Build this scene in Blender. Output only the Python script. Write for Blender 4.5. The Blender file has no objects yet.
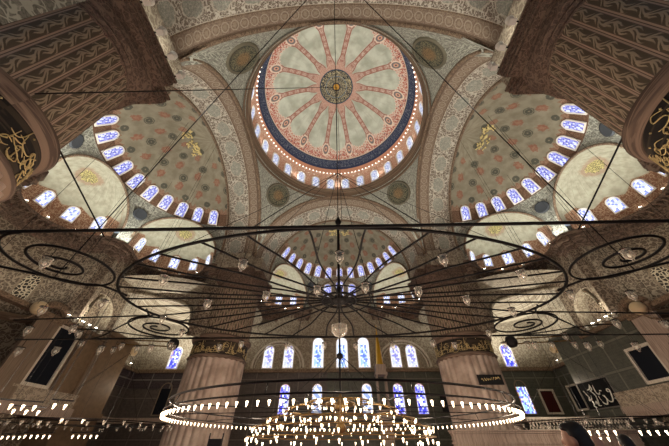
import bpy, bmesh, math, random
from math import sin, cos, pi, sqrt, radians as R, atan2
from mathutils import Vector, Matrix
random.seed(7)
C = bpy.context.scene.collection
sc = bpy.context.scene

# ------------------------------------------------------------------ node helper
class V:
    """scalar socket with operators"""
    def __init__(s, t, k): s.t = t; s.k = k
    def _m(s, op, b=None, c=None, clamp=False):
        n = s.t.nodes.new('ShaderNodeMath'); n.operation = op; n.use_clamp = clamp
        for i, x in enumerate((s, b, c)):
            if x is None: continue
            if isinstance(x, V): s.t.links.new(x.k, n.inputs[i])
            else: n.inputs[i].default_value = x
        return V(s.t, n.outputs[0])
    def __add__(s, o): return s._m('ADD', o)
    __radd__ = __add__
    def __sub__(s, o): return s._m('SUBTRACT', o)
    def __rsub__(s, o): return (s * -1) + o
    def __mul__(s, o): return s._m('MULTIPLY', o)
    __rmul__ = __mul__
    def __truediv__(s, o): return s._m('DIVIDE', o)
    def fr(s): return s._m('FRACT')
    def fl(s): return s._m('FLOOR')
    def ab(s): return s._m('ABSOLUTE')
    def sn(s): return s._m('SINE')
    def sq(s): return s._m('SQRT')
    def mx(s, o): return s._m('MAXIMUM', o)
    def mn(s, o): return s._m('MINIMUM', o)
    def pw(s, o): return s._m('POWER', o)
    def st(s, a, b):                      # smooth step a..b
        n = s.t.nodes.new('ShaderNodeMapRange'); n.interpolation_type = 'SMOOTHSTEP'
        s.t.links.new(s.k, n.inputs[0]); n.inputs[1].default_value = a; n.inputs[2].default_value = b
        if a > b:
            n.inputs[1].default_value = b; n.inputs[2].default_value = a
            n.inputs[3].default_value = 1; n.inputs[4].default_value = 0
        return V(s.t, n.outputs[0])
    def band(s, a, b, e=.01): return s.st(a - e, a + e) * s.st(b + e, b - e)

def lin(c):
    c = c / 255
    return c / 12.92 if c <= .04045 else ((c + .055) / 1.055) ** 2.4
def rgb(r, g, b): return (lin(r), lin(g), lin(b), 1)

class M:
    """material under construction"""
    def __init__(s, name, rough=.8, metal=0., spec=.3):
        s.m = bpy.data.materials.new(name); s.m.use_nodes = True
        s.t = s.m.node_tree; s.n = s.t.nodes
        s.b = s.n['Principled BSDF']; s.b.inputs['Roughness'].default_value = rough
        s.b.inputs['Metallic'].default_value = metal; s.b.inputs['Specular IOR Level'].default_value = spec
    def uv(s):
        n = s.n.new('ShaderNodeUVMap'); x = s.n.new('ShaderNodeSeparateXYZ'); s.t.links.new(n.outputs[0], x.inputs[0])
        return V(s.t, x.outputs[0]), V(s.t, x.outputs[1])
    def vec(s, u, v, w=0.):
        n = s.n.new('ShaderNodeCombineXYZ')
        for i, x in enumerate((u, v, w)):
            if isinstance(x, V): s.t.links.new(x.k, n.inputs[i])
            else: n.inputs[i].default_value = x
        return n.outputs[0]
    def noise(s, vec, scale, detail=2.):
        n = s.n.new('ShaderNodeTexNoise'); n.inputs['Scale'].default_value = scale; n.inputs['Detail'].default_value = detail
        s.t.links.new(vec, n.inputs['Vector']); return V(s.t, n.outputs[0])
    def vor(s, vec, scale, feat='F1', rnd=1.):
        n = s.n.new('ShaderNodeTexVoronoi'); n.feature = feat; n.inputs['Scale'].default_value = scale
        n.inputs['Randomness'].default_value = rnd; s.t.links.new(vec, n.inputs['Vector']); return V(s.t, n.outputs['Distance'])
    def vcol(s, vec, scale, rnd=1.):
        n = s.n.new('ShaderNodeTexVoronoi'); n.inputs['Scale'].default_value = scale; n.inputs['Randomness'].default_value = rnd
        s.t.links.new(vec, n.inputs['Vector']); x = s.n.new('ShaderNodeSeparateColor'); s.t.links.new(n.outputs['Color'], x.inputs[0])
        return V(s.t, x.outputs[0]), V(s.t, x.outputs[1])
    def mix(s, a, b, f):
        n = s.n.new('ShaderNodeMix'); n.data_type = 'RGBA'
        if isinstance(f, V): s.t.links.new(f.k, n.inputs['Factor'])
        else: n.inputs['Factor'].default_value = f
        for i, x in ((6, a), (7, b)):
            if isinstance(x, tuple): n.inputs[i].default_value = x
            else: s.t.links.new(x, n.inputs[i])
        return n.outputs[2]
    def out(s, col, emit=None, bump=None, bs=.4, bd=.05):
        if isinstance(col, tuple): s.b.inputs['Base Color'].default_value = col
        else: s.t.links.new(col, s.b.inputs['Base Color'])
        if emit:
            if isinstance(emit[0], tuple): s.b.inputs['Emission Color'].default_value = emit[0]
            else: s.t.links.new(emit[0], s.b.inputs['Emission Color'])
            s.b.inputs['Emission Strength'].default_value = emit[1]
        if bump is not None:
            n = s.n.new('ShaderNodeBump'); n.inputs['Strength'].default_value = bs; n.inputs['Distance'].default_value = bd
            s.t.links.new(bump.k, n.inputs['Height']); s.t.links.new(n.outputs[0], s.b.inputs['Normal'])
        return s.m
    # ornament: scrolling tendrils with leaves, 0..1
    def arab(s, u, v, sc=1., w=.09):
        p = s.vec(u * sc, v * sc)
        n1 = s.noise(p, 1.7, 1.); n2 = s.noise(s.vec(u * sc + 7.3, v * sc + 3.1), 1.7, 1.)
        q = s.vec(u * sc + (n1 - .5) * .9, v * sc + (n2 - .5) * .9)
        e = s.vor(q, 1.6, 'DISTANCE_TO_EDGE', .75)
        f = s.vor(q, 1.6, 'F1', .75)
        lines = e.st(w, w * .45)
        rings = ((f * 16.).sn()).st(.35, .8) * f.st(.42, .3)
        return lines.mx(rings)
    def finearab(s, u, v, sc=1.):
        q = s.vec(u * sc, v * sc)
        n = s.noise(q, 2.2, 2.)
        a = ((n * 26.).sn()).st(.1, .75)
        e = s.vor(q, 2.6, 'F1', .9).st(.2, .12)
        return a.mx(e)

def simple(name, col, rough=.7, metal=0., spec=.3, emit=None, var=.0):
    m = M(name, rough, metal, spec)
    if var:
        u, v = m.uv(); n = m.noise(m.vec(u, v), 2.5, 4.)
        d = tuple(c * (1 - var) for c in col[:3]) + (1,)
        return m.out(m.mix(d, col, n.st(.3, .7)), (emit, 1) if emit else None)
    return m.out(col, emit)

# ------------------------------------------------------------------ mesh helper
class MB:
    def __init__(s): s.v = []; s.f = []; s.uv = []; s.mi = []
    def add(s, vs, fs, uvs=None, mi=0):
        o = len(s.v); s.v += [tuple(v) for v in vs]
        for k, f in enumerate(fs):
            s.f.append([i + o for i in f]); s.mi.append(mi)
            s.uv.append([uvs[i] for i in f] if uvs else None)
    def grid(s, fn, us, vs, uvfn=None, mi=0, flip=False, closed=False):
        P = [fn(u, v) for v in vs for u in us]
        T = [uvfn(u, v) for v in vs for u in us] if uvfn else None
        n = len(us); F = []
        for j in range(len(vs) - 1):
            for i in range(n - 1):
                q = [j * n + i, j * n + i + 1, (j + 1) * n + i + 1, (j + 1) * n + i]
                F.append(q[::-1] if flip else q)
        s.add(P, F, T, mi)
    def box(s, a, b, mi=0):
        x0, y0, z0 = a; x1, y1, z1 = b
        vs = [(x0, y0, z0), (x1, y0, z0), (x1, y1, z0), (x0, y1, z0), (x0, y0, z1), (x1, y0, z1), (x1, y1, z1), (x0, y1, z1)]
        s.add(vs, [(0, 3, 2, 1), (4, 5, 6, 7), (0, 1, 5, 4), (1, 2, 6, 5), (2, 3, 7, 6), (3, 0, 4, 7)], None, mi)
    def tube(s, pts, r, n=8, closed=False, mi=0, cap=True):
        pts = [Vector(p) for p in pts]; N = len(pts); rings = []
        up = Vector((0, 0, 1))
        for i, p in enumerate(pts):
            if closed: d = pts[(i + 1) % N] - pts[i - 1]
            else: d = pts[min(i + 1, N - 1)] - pts[max(i - 1, 0)]
            d.normalize()
            a = up if abs(d.z) < .95 else Vector((0, 1, 0))
            x = d.cross(a).normalized(); y = x.cross(d)
            rr = r[i] if isinstance(r, (list, tuple)) else r
            rings.append([p + (x * cos(t) + y * sin(t)) * rr for t in (2 * pi * k / n for k in range(n))])
        vs = [q for g in rings for q in g]; F = []
        for i in range(N if closed else N - 1):
            j = (i + 1) % N
            for k in range(n):
                l = (k + 1) % n; F.append((i * n + k, i * n + l, j * n + l, j * n + k))
        if cap and not closed: F += [tuple(range(n)), tuple(range((N - 1) * n, N * n))[::-1]]
        s.add(vs, F, None, mi)
    def lathe(s, prof, n=24, o=(0, 0, 0), mi=0, uvs=1., rfn=None, a0=0., a1=2 * pi):
        us = [a0 + (a1 - a0) * i / n for i in range(n + 1)]; L = [0.]
        for a, b in zip(prof, prof[1:]): L.append(L[-1] + math.dist(a, b))
        def fn(u, j):
            r, z = prof[j]
            if rfn: r = rfn(u, r, z)
            return (o[0] + r * cos(u), o[1] + r * sin(u), o[2] + z)
        s.grid(fn, us, range(len(prof)), lambda u, j: (u / (2 * pi), L[j]), mi)
    def build(s, name, mats, parent=None, smooth=False, loc=None, autosm=None):
        me = bpy.data.meshes.new(name); me.from_pydata(s.v, [], s.f)
        mats = mats if isinstance(mats, (list, tuple)) else [mats]
        for m in mats: me.materials.append(m)
        uvl = me.uv_layers.new(name='UVMap')
        for p in me.polygons:
            p.material_index = s.mi[p.index]; p.use_smooth = smooth
            t = s.uv[p.index]; nn = p.normal
            for k, li in enumerate(p.loop_indices):
                if t: uvl.data[li].uv = t[k]
                else:
                    co = me.vertices[me.loops[li].vertex_index].co
                    ax = max(range(3), key=lambda q: abs(nn[q]))
                    uvl.data[li].uv = ((co.y, co.z), (co.x, co.z), (co.x, co.y))[ax]
        o = bpy.data.objects.new(name, me); C.objects.link(o)
        if parent: o.parent = parent
        if loc: o.location = loc
        return o

def struct(o): o['kind'] = 'structure'; return o
def tag(o, label, cat, group=None):
    o['label'] = label; o['category'] = cat
    if group: o['group'] = group
    return o
def empty(name, loc=(0, 0, 0), label=None, cat=None, group=None, rz=0.):
    o = bpy.data.objects.new(name, None); o.empty_display_size = .3; C.objects.link(o); o.location = loc; o.rotation_euler = (0, 0, rz)
    if label: tag(o, label, cat, group)
    return o
def dup(o, parent=None, loc=None, rot=None, label=None):
    c = o.copy(); C.objects.link(c); c.parent = parent
    if loc is not None: c.location = loc
    if rot is not None: c.rotation_euler = rot
    if label: c['label'] = label
    for ch in list(o.children): dup(ch, c)
    return c
def lsp(a, b, n): return [a + (b - a) * i / n for i in range(n + 1)]

# ================================================================== MATERIALS
def mk_cap():
    m = M('dome_painting', .85)
    u, v = m.uv()                         # u around, v = radius fraction
    k = 14.
    fa = ((u * k + .5).fr() - .5).ab()
    dist = fa * v * (2 * pi * 11.75 / k)
    fine = m.finearab(u * 74., v * 12., 1.3)
    sp = m.vor(m.vec(u * 74., v * 12.), 2.2, 'F1', .8)
    t = 1. - fa * 2.
    lobes = ((t * 16.).sn()).ab()
    edge = .868 - t.pw(1.6) * .085 - lobes * .02
    border = (v - edge).st(-.008, .008)
    w = .38 + v.st(.74, .82) * .35 + v.st(.44, .32) * .3
    rib = (dist - w).st(.05, -.05)
    cen = (v - (.285 + t * .06)).st(.01, -.01)
    n = m.noise(m.vec(u * 40., v * 14.), .6, 4.)
    field = m.mix(rgb(166, 173, 156), rgb(200, 208, 192), n.st(.3, .7))
    stk = m.noise(m.vec(u * 120., v * 6.), 1.2, 4.); field = m.mix(field, rgb(160, 160, 142), stk.st(.5, .75) * .5)
    ribc = m.mix(rgb(176, 140, 126), rgb(204, 190, 174), fine * .9)
    ribc = m.mix(ribc, rgb(150, 100, 84), ((v * 75.).sn()).st(.2, .7) * dist.st(.3, .24) * .6)
    ribc = m.mix(ribc, rgb(146, 98, 84), (dist - w).band(-.14, -.03, .03))
    col = m.mix(field, ribc, rib)
    bc = m.mix(rgb(178, 104, 88), rgb(222, 210, 192), fine * .95)
    bc = m.mix(bc, rgb(214, 204, 186), (v - edge).band(.02, .034, .004) * .8)
    bc = m.mix(bc, rgb(74, 78, 92), sp.st(.26, .16) * .8)
    dv = (v - .84) * 9.5
    dr = (dist * dist + dv * dv).sq()
    bc = m.mix(bc, rgb(226, 210, 190), dr.band(.5, .66, .05))
    bc = m.mix(bc, rgb(120, 118, 116), dr.st(.5, .44))
    bc = m.mix(bc, rgb(214, 168, 142), dr.st(.3, .24))
    bc = m.mix(bc, rgb(90, 84, 90), dr.st(.14, .1))
    col = m.mix(col, bc, border)
    cc = m.mix(rgb(182, 142, 126), rgb(204, 180, 162), fine)
    col = m.mix(col, cc, cen)
    col = m.mix(col, rgb(228, 214, 196), (v - edge).band(-.004, .008, .005) * .7)
    script = m.noise(m.vec(u * 74., v * 11.75), 2.6, 3.); sline = ((script * 40.).sn()).st(.3, .8)
    blue = m.mix(rgb(44, 54, 80), rgb(128, 134, 142), sline * v.band(.945, .985, .006) * .6)
    col = m.mix(col, blue, v.st(.934, .937))
    col = m.mix(col, rgb(206, 188, 166), v.band(.931, .938, .003))
    col = m.mix(col, rgb(205, 150, 120), v.st(.9925, .9945))
    return m.out(col)
def mk_oculus():
    m = M('dome_medallion_script', .6)
    u, v = m.uv()
    q = m.vec(u * 6.28 * 3., v * 3.); n = m.noise(m.vec(u * 20., v * 4.), 1.5, 2.)
    s1 = ((n * 40.).sn()).st(.2, .6) * v.band(.25, .93, .02)
    col = m.mix(rgb(40, 46, 56), rgb(186, 178, 140), s1)
    col = m.mix(col, rgb(120, 140, 150), v.band(.60, .63, .01))
    col = m.mix(col, rgb(196, 150, 60), v.st(.2, .15))
    col = m.mix(col, rgb(60, 80, 96), v.st(.94, .96))
    return m.out(col)
def mk_drum():
    m = M('dome_drum_painting', .85)
    u, v = m.uv()                         # metres
    fine = m.finearab(u, v, 1.2)
    col = m.mix(rgb(186, 138, 114), rgb(214, 190, 166), fine * .8)
    dot = m.vor(m.vec(u, v), 1.1, 'F1', .3)
    col = m.mix(col, rgb(238, 230, 214), dot.st(.2, .14) * v.st(3.4, 3.6))
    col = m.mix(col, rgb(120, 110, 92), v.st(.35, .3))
    return m.out(col)
def mk_semi():
    m = M('semi_dome_painting', .85)
    u, v = m.uv()                         # u azimuth degrees, v elevation degrees
    c = ((v * (pi / 180)) + pi / 2).sn()
    n = m.noise(m.vec(u * .1, v * .15), 1.2, 4.)
    p = m.vec(u * .19, v * .19); fine = m.finearab(u * .19, v * .19, 1.3)
    wob = (m.vor(p, 4., 'F1', 1.) - .35) * .4
    col = m.mix(rgb(122, 116, 98), rgb(142, 137, 118), n.st(.3, .7))
    for el, k, off, rad, red in ((40.5, 9, 0., .42, 0), (46, 9, .5, .54, 1), (52.5, 7, 0., .54, 0), (58.5, 7, .5, .52, 1), (65, 5, 0., .5, 0), (70.5, 5, .5, .42, 1), (76, 3, 0., .44, 0)):
        du = ((u * (k / 180.) + off).fr() - .5) * c * (10.8 * pi / k)
        dv = (v - el) * (10.8 * pi / 180)
        d = (du * du + dv * dv).sq()
        if red:
            d2 = (du * du * 1.5 + dv * dv * .7).sq() + wob
            col = m.mix(col, rgb(136, 84, 66), d2.st(rad + .1, rad - .06) * .75)
            col = m.mix(col, rgb(150, 122, 100), (d2 * 9.).sn().st(.3, .8) * d2.st(rad, rad - .1) * .6)
        else:
            d2 = d + wob * .3
            col = m.mix(col, rgb(66, 68, 60), d2.st(rad + .04, rad - .04) * .85)
            col = m.mix(col, rgb(132, 126, 106), (d2 * 16. + 1.).sn().st(.2, .7) * d2.st(rad - .06, rad - .12) * .75)
    z = ((u * .25).fr() - .5).ab() * 2.
    fr = (v - (36.2 + z * 2.2 + wob * 3.)).st(.3, -.3)
    fcol = m.mix(rgb(124, 88, 70), rgb(150, 122, 100), fine)
    col = m.mix(col, fcol, fr * .85)
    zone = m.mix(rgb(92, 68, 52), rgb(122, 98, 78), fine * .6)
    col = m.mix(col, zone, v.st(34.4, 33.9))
    return m.out(col)
def mk_arch():
    m = M('great_arch_scrollwork', .85)
    u, v = m.uv()                         # u metres along, v 0..1 across
    x = v * 4.4
    big = m.arab(u, x, 1.75, .085); fine = m.finearab(u, x, 1.9)
    ground = m.mix(rgb(122, 114, 102), rgb(90, 74, 64), fine * .8)
    w = m.mix(ground, rgb(186, 181, 166), big * .9)
    du = ((u / 2.9).fr() - .5) * 2.9; dx = x - 2.75
    d = ((du * du) * .5 + (dx * dx) * 1.1).sq() + (m.vor(m.vec(u, x), 2.4, 'F1', 1.) - .35) * .25
    cart = m.mix(rgb(126, 130, 120), rgb(166, 166, 152), fine * .8)
    w = m.mix(w, cart, d.st(.8, .7) * .8)
    w = m.mix(w, rgb(182, 176, 160), d.band(.78, .88, .03) * .7)
    dl = ((u / .95).fr() - .5) * .95; dy = x - .82
    e = (dl * dl + dy * dy).sq()
    lo = m.mix(rgb(112, 96, 82), rgb(142, 128, 110), fine * .7)
    lo = m.mix(lo, rgb(160, 150, 132), e.band(.32, .4, .03) * .7)
    lo = m.mix(lo, rgb(140, 128, 110), e.st(.2, .15) * .6)
    col = m.mix(w, lo, v.st(.325, .32))
    col = m.mix(col, rgb(92, 76, 62), v.band(.32, .345, .004))
    col = m.mix(col, rgb(176, 168, 152), v.band(.345, .358, .004))
    col = m.mix(col, rgb(96, 80, 66), v.st(.07, .066))
    col = m.mix(col, rgb(104, 88, 72), v.st(.935, .94))
    col = m.mix(col, rgb(178, 170, 152), v.band(.925, .937, .004))
    return m.out(col)
def mk_arab(name, c0, c1, scale, c2=None, fs=.5, rough=.85):
    m = M(name, rough)
    u, v = m.uv(); big = m.arab(u, v, scale, .1); fine = m.finearab(u, v, scale * 1.5)
    g = m.mix(c0, c2 or c1, fine * fs)
    return m.out(m.mix(g, c1, big * .85))
def mk_exedra():
    m = M('exedra_painting', .85)
    u, v = m.uv()                         # azimuth deg, elevation deg (negative on the drum)
    n = m.noise(m.vec(u * .08, v * .1), 1.4, 4.)
    fine = m.finearab(u * .09, v * .09, 1.4)
    col = m.mix(rgb(146, 144, 126), rgb(168, 168, 150), n.st(.3, .7))
    col = m.mix(col, rgb(120, 112, 94), ((u / 9.).fr() - .5).ab().st(.03, .01) * v.st(34., 38.) * .7)
    # sun-like gilded medallion high on the shell
    du = u * (pi / 180) * ((v * (pi / 180)) + pi / 2).sn() * 4.7; dv = (v - 63.) * (4.7 * pi / 180)
    d = ((du * du) * .6 + dv * dv).sq() + (m.vor(m.vec(u * .08, v * .08), 3.2, 'F1', 1.) - .3) * .3
    col = m.mix(col, rgb(146, 116, 94), d.st(1.2, 1.0) * .6)
    g = ((m.noise(m.vec(u * .09, v * .09), 3., 2.) * 30.).sn()).st(-.1, .5)
    col = m.mix(col, m.mix(rgb(104, 100, 72), rgb(190, 180, 120), g), d.st(.78, .72))
    z = ((u / 36. + .5).fr() - .5).ab() * 2.
    fr = (v - (25. - z * 9.)).st(.8, -.8)
    fc = m.mix(rgb(118, 84, 64), rgb(156, 130, 106), fine)
    col = m.mix(col, fc, fr)
    return m.out(col)
def mk_pend():
    m = M('pendentive_arabesque', .85)
    u, v = m.uv(); a = m.arab(u, v, 1.6, .1); f = m.finearab(u, v, 2.4)
    g = m.mix(rgb(118, 118, 108), rgb(90, 90, 82), f * .75)
    return m.out(m.mix(g, rgb(168, 170, 156), a * .85))
def mk_shaft_upper():
    m = M('carved_painted_flutes', .8)
    u, v = m.uv()                         # u flute count, v metres
    a = (u.fr() - .5); fa = a.ab(); top = (v - 16.25) * 1.6
    w_ = (1. - (top.mx(0.)) * (top.mx(0.)) * 1.2).mx(0.) * .36
    ph = ((u.fl() * .37).fr()) * 6.
    zig = ((v * 6.2 + ph).sn()) * .14
    n = m.noise(m.vec(u * 2.2, v * 2.2), 2.2, 2.)
    leafs = ((v * 15. + ((a - zig).ab()) * 26. + n * 4.).sn()).st(-.2, .5) * ((a - zig).ab()).st(.3, .2)
    stem = (a - zig).ab().st(.07, .03)
    inn = (fa - w_).st(.012, -.012)
    col = m.mix(rgb(84, 74, 60), rgb(156, 140, 118), leafs.mx(stem) * .85)
    col = m.mix(rgb(158, 136, 118), col, inn)
    col = m.mix(col, rgb(84, 68, 58), (fa - w_).band(.0, .028, .008))
    col = m.mix(col, rgb(82, 66, 56), fa.st(.47, .49))
    return m.out(col, None, leafs.mx(stem) * inn + inn * -.5, .5, .05)
def mk_marble(name='fluted_marble', c0=(130, 113, 101), c1=(168, 151, 138)):
    m = M(name, .55)
    u, v = m.uv()
    n = m.noise(m.vec(u * 9., v * .5), 1.5, 4.)
    k = m.noise(m.vec(u * 3., v * .3), 3., 5.)
    col = m.mix(rgb(*c0), rgb(*c1), n.st(.3, .7))
    return m.out(m.mix(col, rgb(c0[0] - 34, c0[1] - 34, c0[2] - 34), k.band(.49, .51, .02) * .15))
def mk_band():
    m = M('carved_band_ground', .7)
    u, v = m.uv(); a = m.arab(u, v, 1.6, .12)
    return m.out(m.mix(rgb(24, 20, 18), rgb(64, 54, 42), a * .7))
def mk_tile(name, base, dark, light):
    m = M(name, .45)
    u, v = m.uv()
    fu = ((u / 3.1).fr() - .5).ab(); fv = ((v / 2.25).fr() - .5).ab()
    n = m.noise(m.vec(u, v), 3., 4.); cb = m.vor(m.vec(u, v), 5., 'DISTANCE_TO_EDGE', .2)
    col = m.mix(base, dark, n.st(.35, .65) * .6)
    col = m.mix(col, light, cb.st(.06, .02) * .25)
    edge = fu.st(.465, .475).mx(fv.st(.455, .47))
    col = m.mix(col, light, edge * .45)
    col = m.mix(col, dark, fu.band(.45, .46, .004).mx(fv.band(.435, .45, .006)))
    return m.out(col)
def mk_glass(name, a, b, c, k=2.6, strength=2., scale=2.2):
    m = M(name, .5)
    u, v = m.uv()                         # local metres
    lead = m.vor(m.vec(u, v), scale, 'DISTANCE_TO_EDGE', .35)
    r, g = m.vcol(m.vec(u, v), scale, .35)
    col = m.mix(a, b, r.st(.5, .56))
    col = m.mix(col, c, g.st(.66, .7))
    lat = lead.st(.12, .04)
    col = m.mix(col, (.5, .52, .75, 1), lat * .5)
    return m.out((.02, .02, .03, 1), (col, strength))
def mk_glass_tall(name, main, k1, k2, edge, strength, stripe=0):
    m = M(name, .5)
    u, v = m.uv()
    bx = (u.ab() - .55).st(0., .02).mx((v - 3.3).st(0., .03))
    r, g = m.vcol(m.vec(u, v), 4.2, .25)
    e = m.vor(m.vec(u, v), 4.2, 'DISTANCE_TO_EDGE', .25)
    col = m.mix(main, k1, r.st(.5, .6)); col = m.mix(col, k2, g.st(.72, .78))
    if stripe: 
        s = ((u * 5. + v * 5.).sn()).st(-.1, .2)
        col = m.mix(k1, main, s)
    else:
        d = ((u * u) * 3. + (v - 1.7) * (v - 1.7)).sq()
        col = m.mix(col, k2, d.st(.34, .3))
    b = m.mix(edge, k1, g.st(.4, .5)); b = m.mix(b, (.9, .9, 1, 1), r.st(.55, .6))
    col = m.mix(col, b, bx)
    col = m.mix(col, (.02, .02, .03, 1), e.st(.05, .02) * .8)
    return m.out((.02, .02, .03, 1), (col, strength))

mCap, mOc, mDrum, mSemi, mArch, mEx, mPend = mk_cap(), mk_oculus(), mk_drum(), mk_semi(), mk_arch(), mk_exedra(), mk_pend()
mShaftU, mMarble, mBand = mk_shaft_upper(), mk_marble(), mk_band()
mMould = mk_arab('painted_moulding', rgb(92, 76, 62), rgb(130, 112, 92), 2.2, None, .4)
mMouldDark = mk_arab('dark_cornice', rgb(76, 62, 54), rgb(116, 98, 84), 1.9, None, .5)
mWallUp = mk_arab('cream_wall_arabesque', rgb(124, 114, 98), rgb(160, 152, 134), 1.7, rgb(104, 92, 78), .6)
mWallDark = mk_arab('brown_wall_arabesque', rgb(94, 82, 70), rgb(146, 134, 116), 1.8, rgb(72, 60, 50), .7)
mTileG = mk_tile('grey_green_tiles', rgb(76, 77, 68), rgb(56, 58, 52), rgb(122, 120, 108))
mTileP = mk_tile('grey_tiles_mauve_light', rgb(84, 77, 73), rgb(62, 56, 55), rgb(120, 112, 104))  # mauve cast of the light on the left, put into the tile colour
mFrieze = mk_tile('plum_frieze', rgb(62, 52, 56), rgb(44, 38, 44), rgb(150, 146, 140))
mBrownStone = mk_marble('brown_stone', (96, 82, 68), (122, 106, 90))
mPale = mk_marble('pale_marble', (168, 160, 146), (206, 198, 184))
mWood = simple('brown_timber', rgb(112, 92, 70), .6, var=.25)
mIron = simple('black_wrought_iron', rgb(20, 18, 18), .55, .6)
mBlack = simple('matt_black', rgb(14, 13, 14), .6)
mBrass = simple('brass', rgb(112, 88, 52), .5, .8)
mGold = simple('gilding', rgb(206, 160, 52), .35, .85)
mGoldPaint = simple('gold_paint', rgb(178, 158, 110), .5, .1)
mGoldPale = simple('pale_gold_leaf', rgb(214, 198, 140), .5, .1)
mWhitePaint = simple('white_paint', rgb(226, 224, 214), .5)
mPlaster = simple('white_plaster_frame', rgb(226, 222, 212), .8)
mGreyDisc = simple('dark_grey_roundel', rgb(58, 62, 66), .7)
mGlassS = mk_glass('blue_leaded_glass', (.72, .75, .92, 1), (.09, .09, .5, 1), (.26, .28, .7, 1), 2.6, 1., 6.)
mGlassE = mk_glass('white_blue_leaded_glass', (.85, .88, .95, 1), (.2, .25, .65, 1), (.5, .55, .8, 1), 2.6, 1.25, 5.)
mGlassD = mk_glass('pale_leaded_glass', (.8, .8, .85, 1), (.3, .34, .6, 1), (.55, .6, .75, 1), 2.6, .8, 4.2)
mGlassU = mk_glass_tall('stained_glass_blue_white', (.35, .55, 1, 1), (.75, .85, 1, 1), (.12, .2, .8, 1), (.9, .95, 1, 1), 1.2)
mGlassL = mk_glass_tall('stained_glass_cobalt', (.05, .06, .75, 1), (.3, .3, 1, 1), (.85, .95, 1, 1), (.6, .35, .4, 1), 1.1)
mGlassT = mk_glass_tall('stained_glass_twin', (.6, .65, .8, 1), (.85, .8, .85, 1), (.25, .25, .7, 1), (.75, .85, .95, 1), 1.1)
mGlassP = mk_glass_tall('stained_glass_striped', (.9, .92, 1, 1), (.3, .4, .75, 1), (.5, .6, .9, 1), (.95, .75, .7, 1), 1.1, 1)
mGlassR = mk_glass_tall('stained_glass_turquoise', (.35, .65, .85, 1), (.15, .15, .8, 1), (.75, .9, .95, 1), (.7, .3, .12, 1), 1.2)
mDark = simple('unlit_pane', rgb(16, 20, 28), .5, 0, .15)
mBulb = M('lit_glass_cup', .4).out(rgb(255, 230, 200), (rgb(255, 226, 186), 5.))
mFlood = M('floodlight_lens', .4).out(rgb(255, 250, 240), (rgb(255, 246, 230), 22.))
def mk_lampglass():
    m = M('clear_lamp_glass', .08, 0, .6); b = m.b
    b.inputs['Transmission Weight'].default_value = 0.
    tr = m.n.new('ShaderNodeBsdfTransparent'); tr.inputs[0].default_value = (.93, .92, .9, 1)
    lw = m.n.new('ShaderNodeLayerWeight'); lw.inputs[0].default_value = .5
    k = V(m.t, lw.outputs['Facing']).st(.2, 1.) * .6 + .2
    mx = m.n.new('ShaderNodeMixShader'); m.t.links.new(k.k, mx.inputs[0])
    b.inputs['Base Color'].default_value = rgb(226, 218, 204)
    m.t.links.new(tr.outputs[0], mx.inputs[1]); m.t.links.new(b.outputs[0], mx.inputs[2])
    m.t.links.new(mx.outputs[0], m.n['Material Output'].inputs[0])
    return m.m
mLampGlass = mk_lampglass()
mGlobe = simple('tan_globe', rgb(196, 174, 138), .4)

# ================================================================== WINDOWS
WN = [0]
def outline(hw, h, n=8, pt=1.):
    s = h - hw * pt
    P = [(-hw, 0), (-hw, s)]
    P += [(-hw * cos(pi * i / (2 * n)), s + hw * pt * sin(pi * i / (2 * n)) ** (1. if pt <= 1 else 1.15)) for i in range(1, n)]
    P += [(0, h)]
    return P + [(-x, y) for x, y in P[-2::-1]]
_wc = {}
def window_proto(hw, h, fw, d, mf, mp, pt=1.):
    key = (hw, h, fw, d, mf.name, mp.name)
    if key in _wc: return _wc[key]
    o = outline(hw, h, 8, pt); i = outline(hw - fw, h - 2 * fw, 8, pt); i = [(x, y + fw) for x, y in i]
    n = len(o); b = MB()
    vs = [(x, y, 0) for x, y in o] + [(x, y, d) for x, y in o] + [(x, y, d) for x, y in i] + [(x, y, 0) for x, y in i]
    F = []
    for k in range(n):
        l = (k + 1) % n
        for a in range(3): F.append((a * n + k, a * n + l, (a + 1) * n + l, (a + 1) * n + k))
    b.add(vs, F)
    fo = b.build('window', mf)
    p = MB(); m = len(i)
    vs = [(x, y, .04) for x, y in i] + [(x, y, 0) for x, y in i]
    F = [tuple(range(m))] + [(k, k + m, (k + 1) % m + m, (k + 1) % m) for k in range(m)]
    p.add(vs, F, [(x, y) for x, y, z in vs])
    po = p.build('glass', mp, fo)
    r = (fo.data, po.data)
    bpy.data.objects.remove(po); bpy.data.objects.remove(fo)
    _wc[key] = r; return r
def put_window(base, up, nor, spec):
    up = Vector(up).normalized(); nor = Vector(nor); nor = (nor - up * nor.dot(up)).normalized(); x = up.cross(nor)
    WN[0] += 1
    f, p = window_proto(*spec)
    o = struct(bpy.data.objects.new('window_%d' % WN[0], f)); C.objects.link(o)
    m = Matrix((x, up, nor)).transposed().to_4x4(); m.translation = Vector(base); o.matrix_world = m
    g = bpy.data.objects.new('stained_glass', p); C.objects.link(g); g.parent = o
    return o

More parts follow.
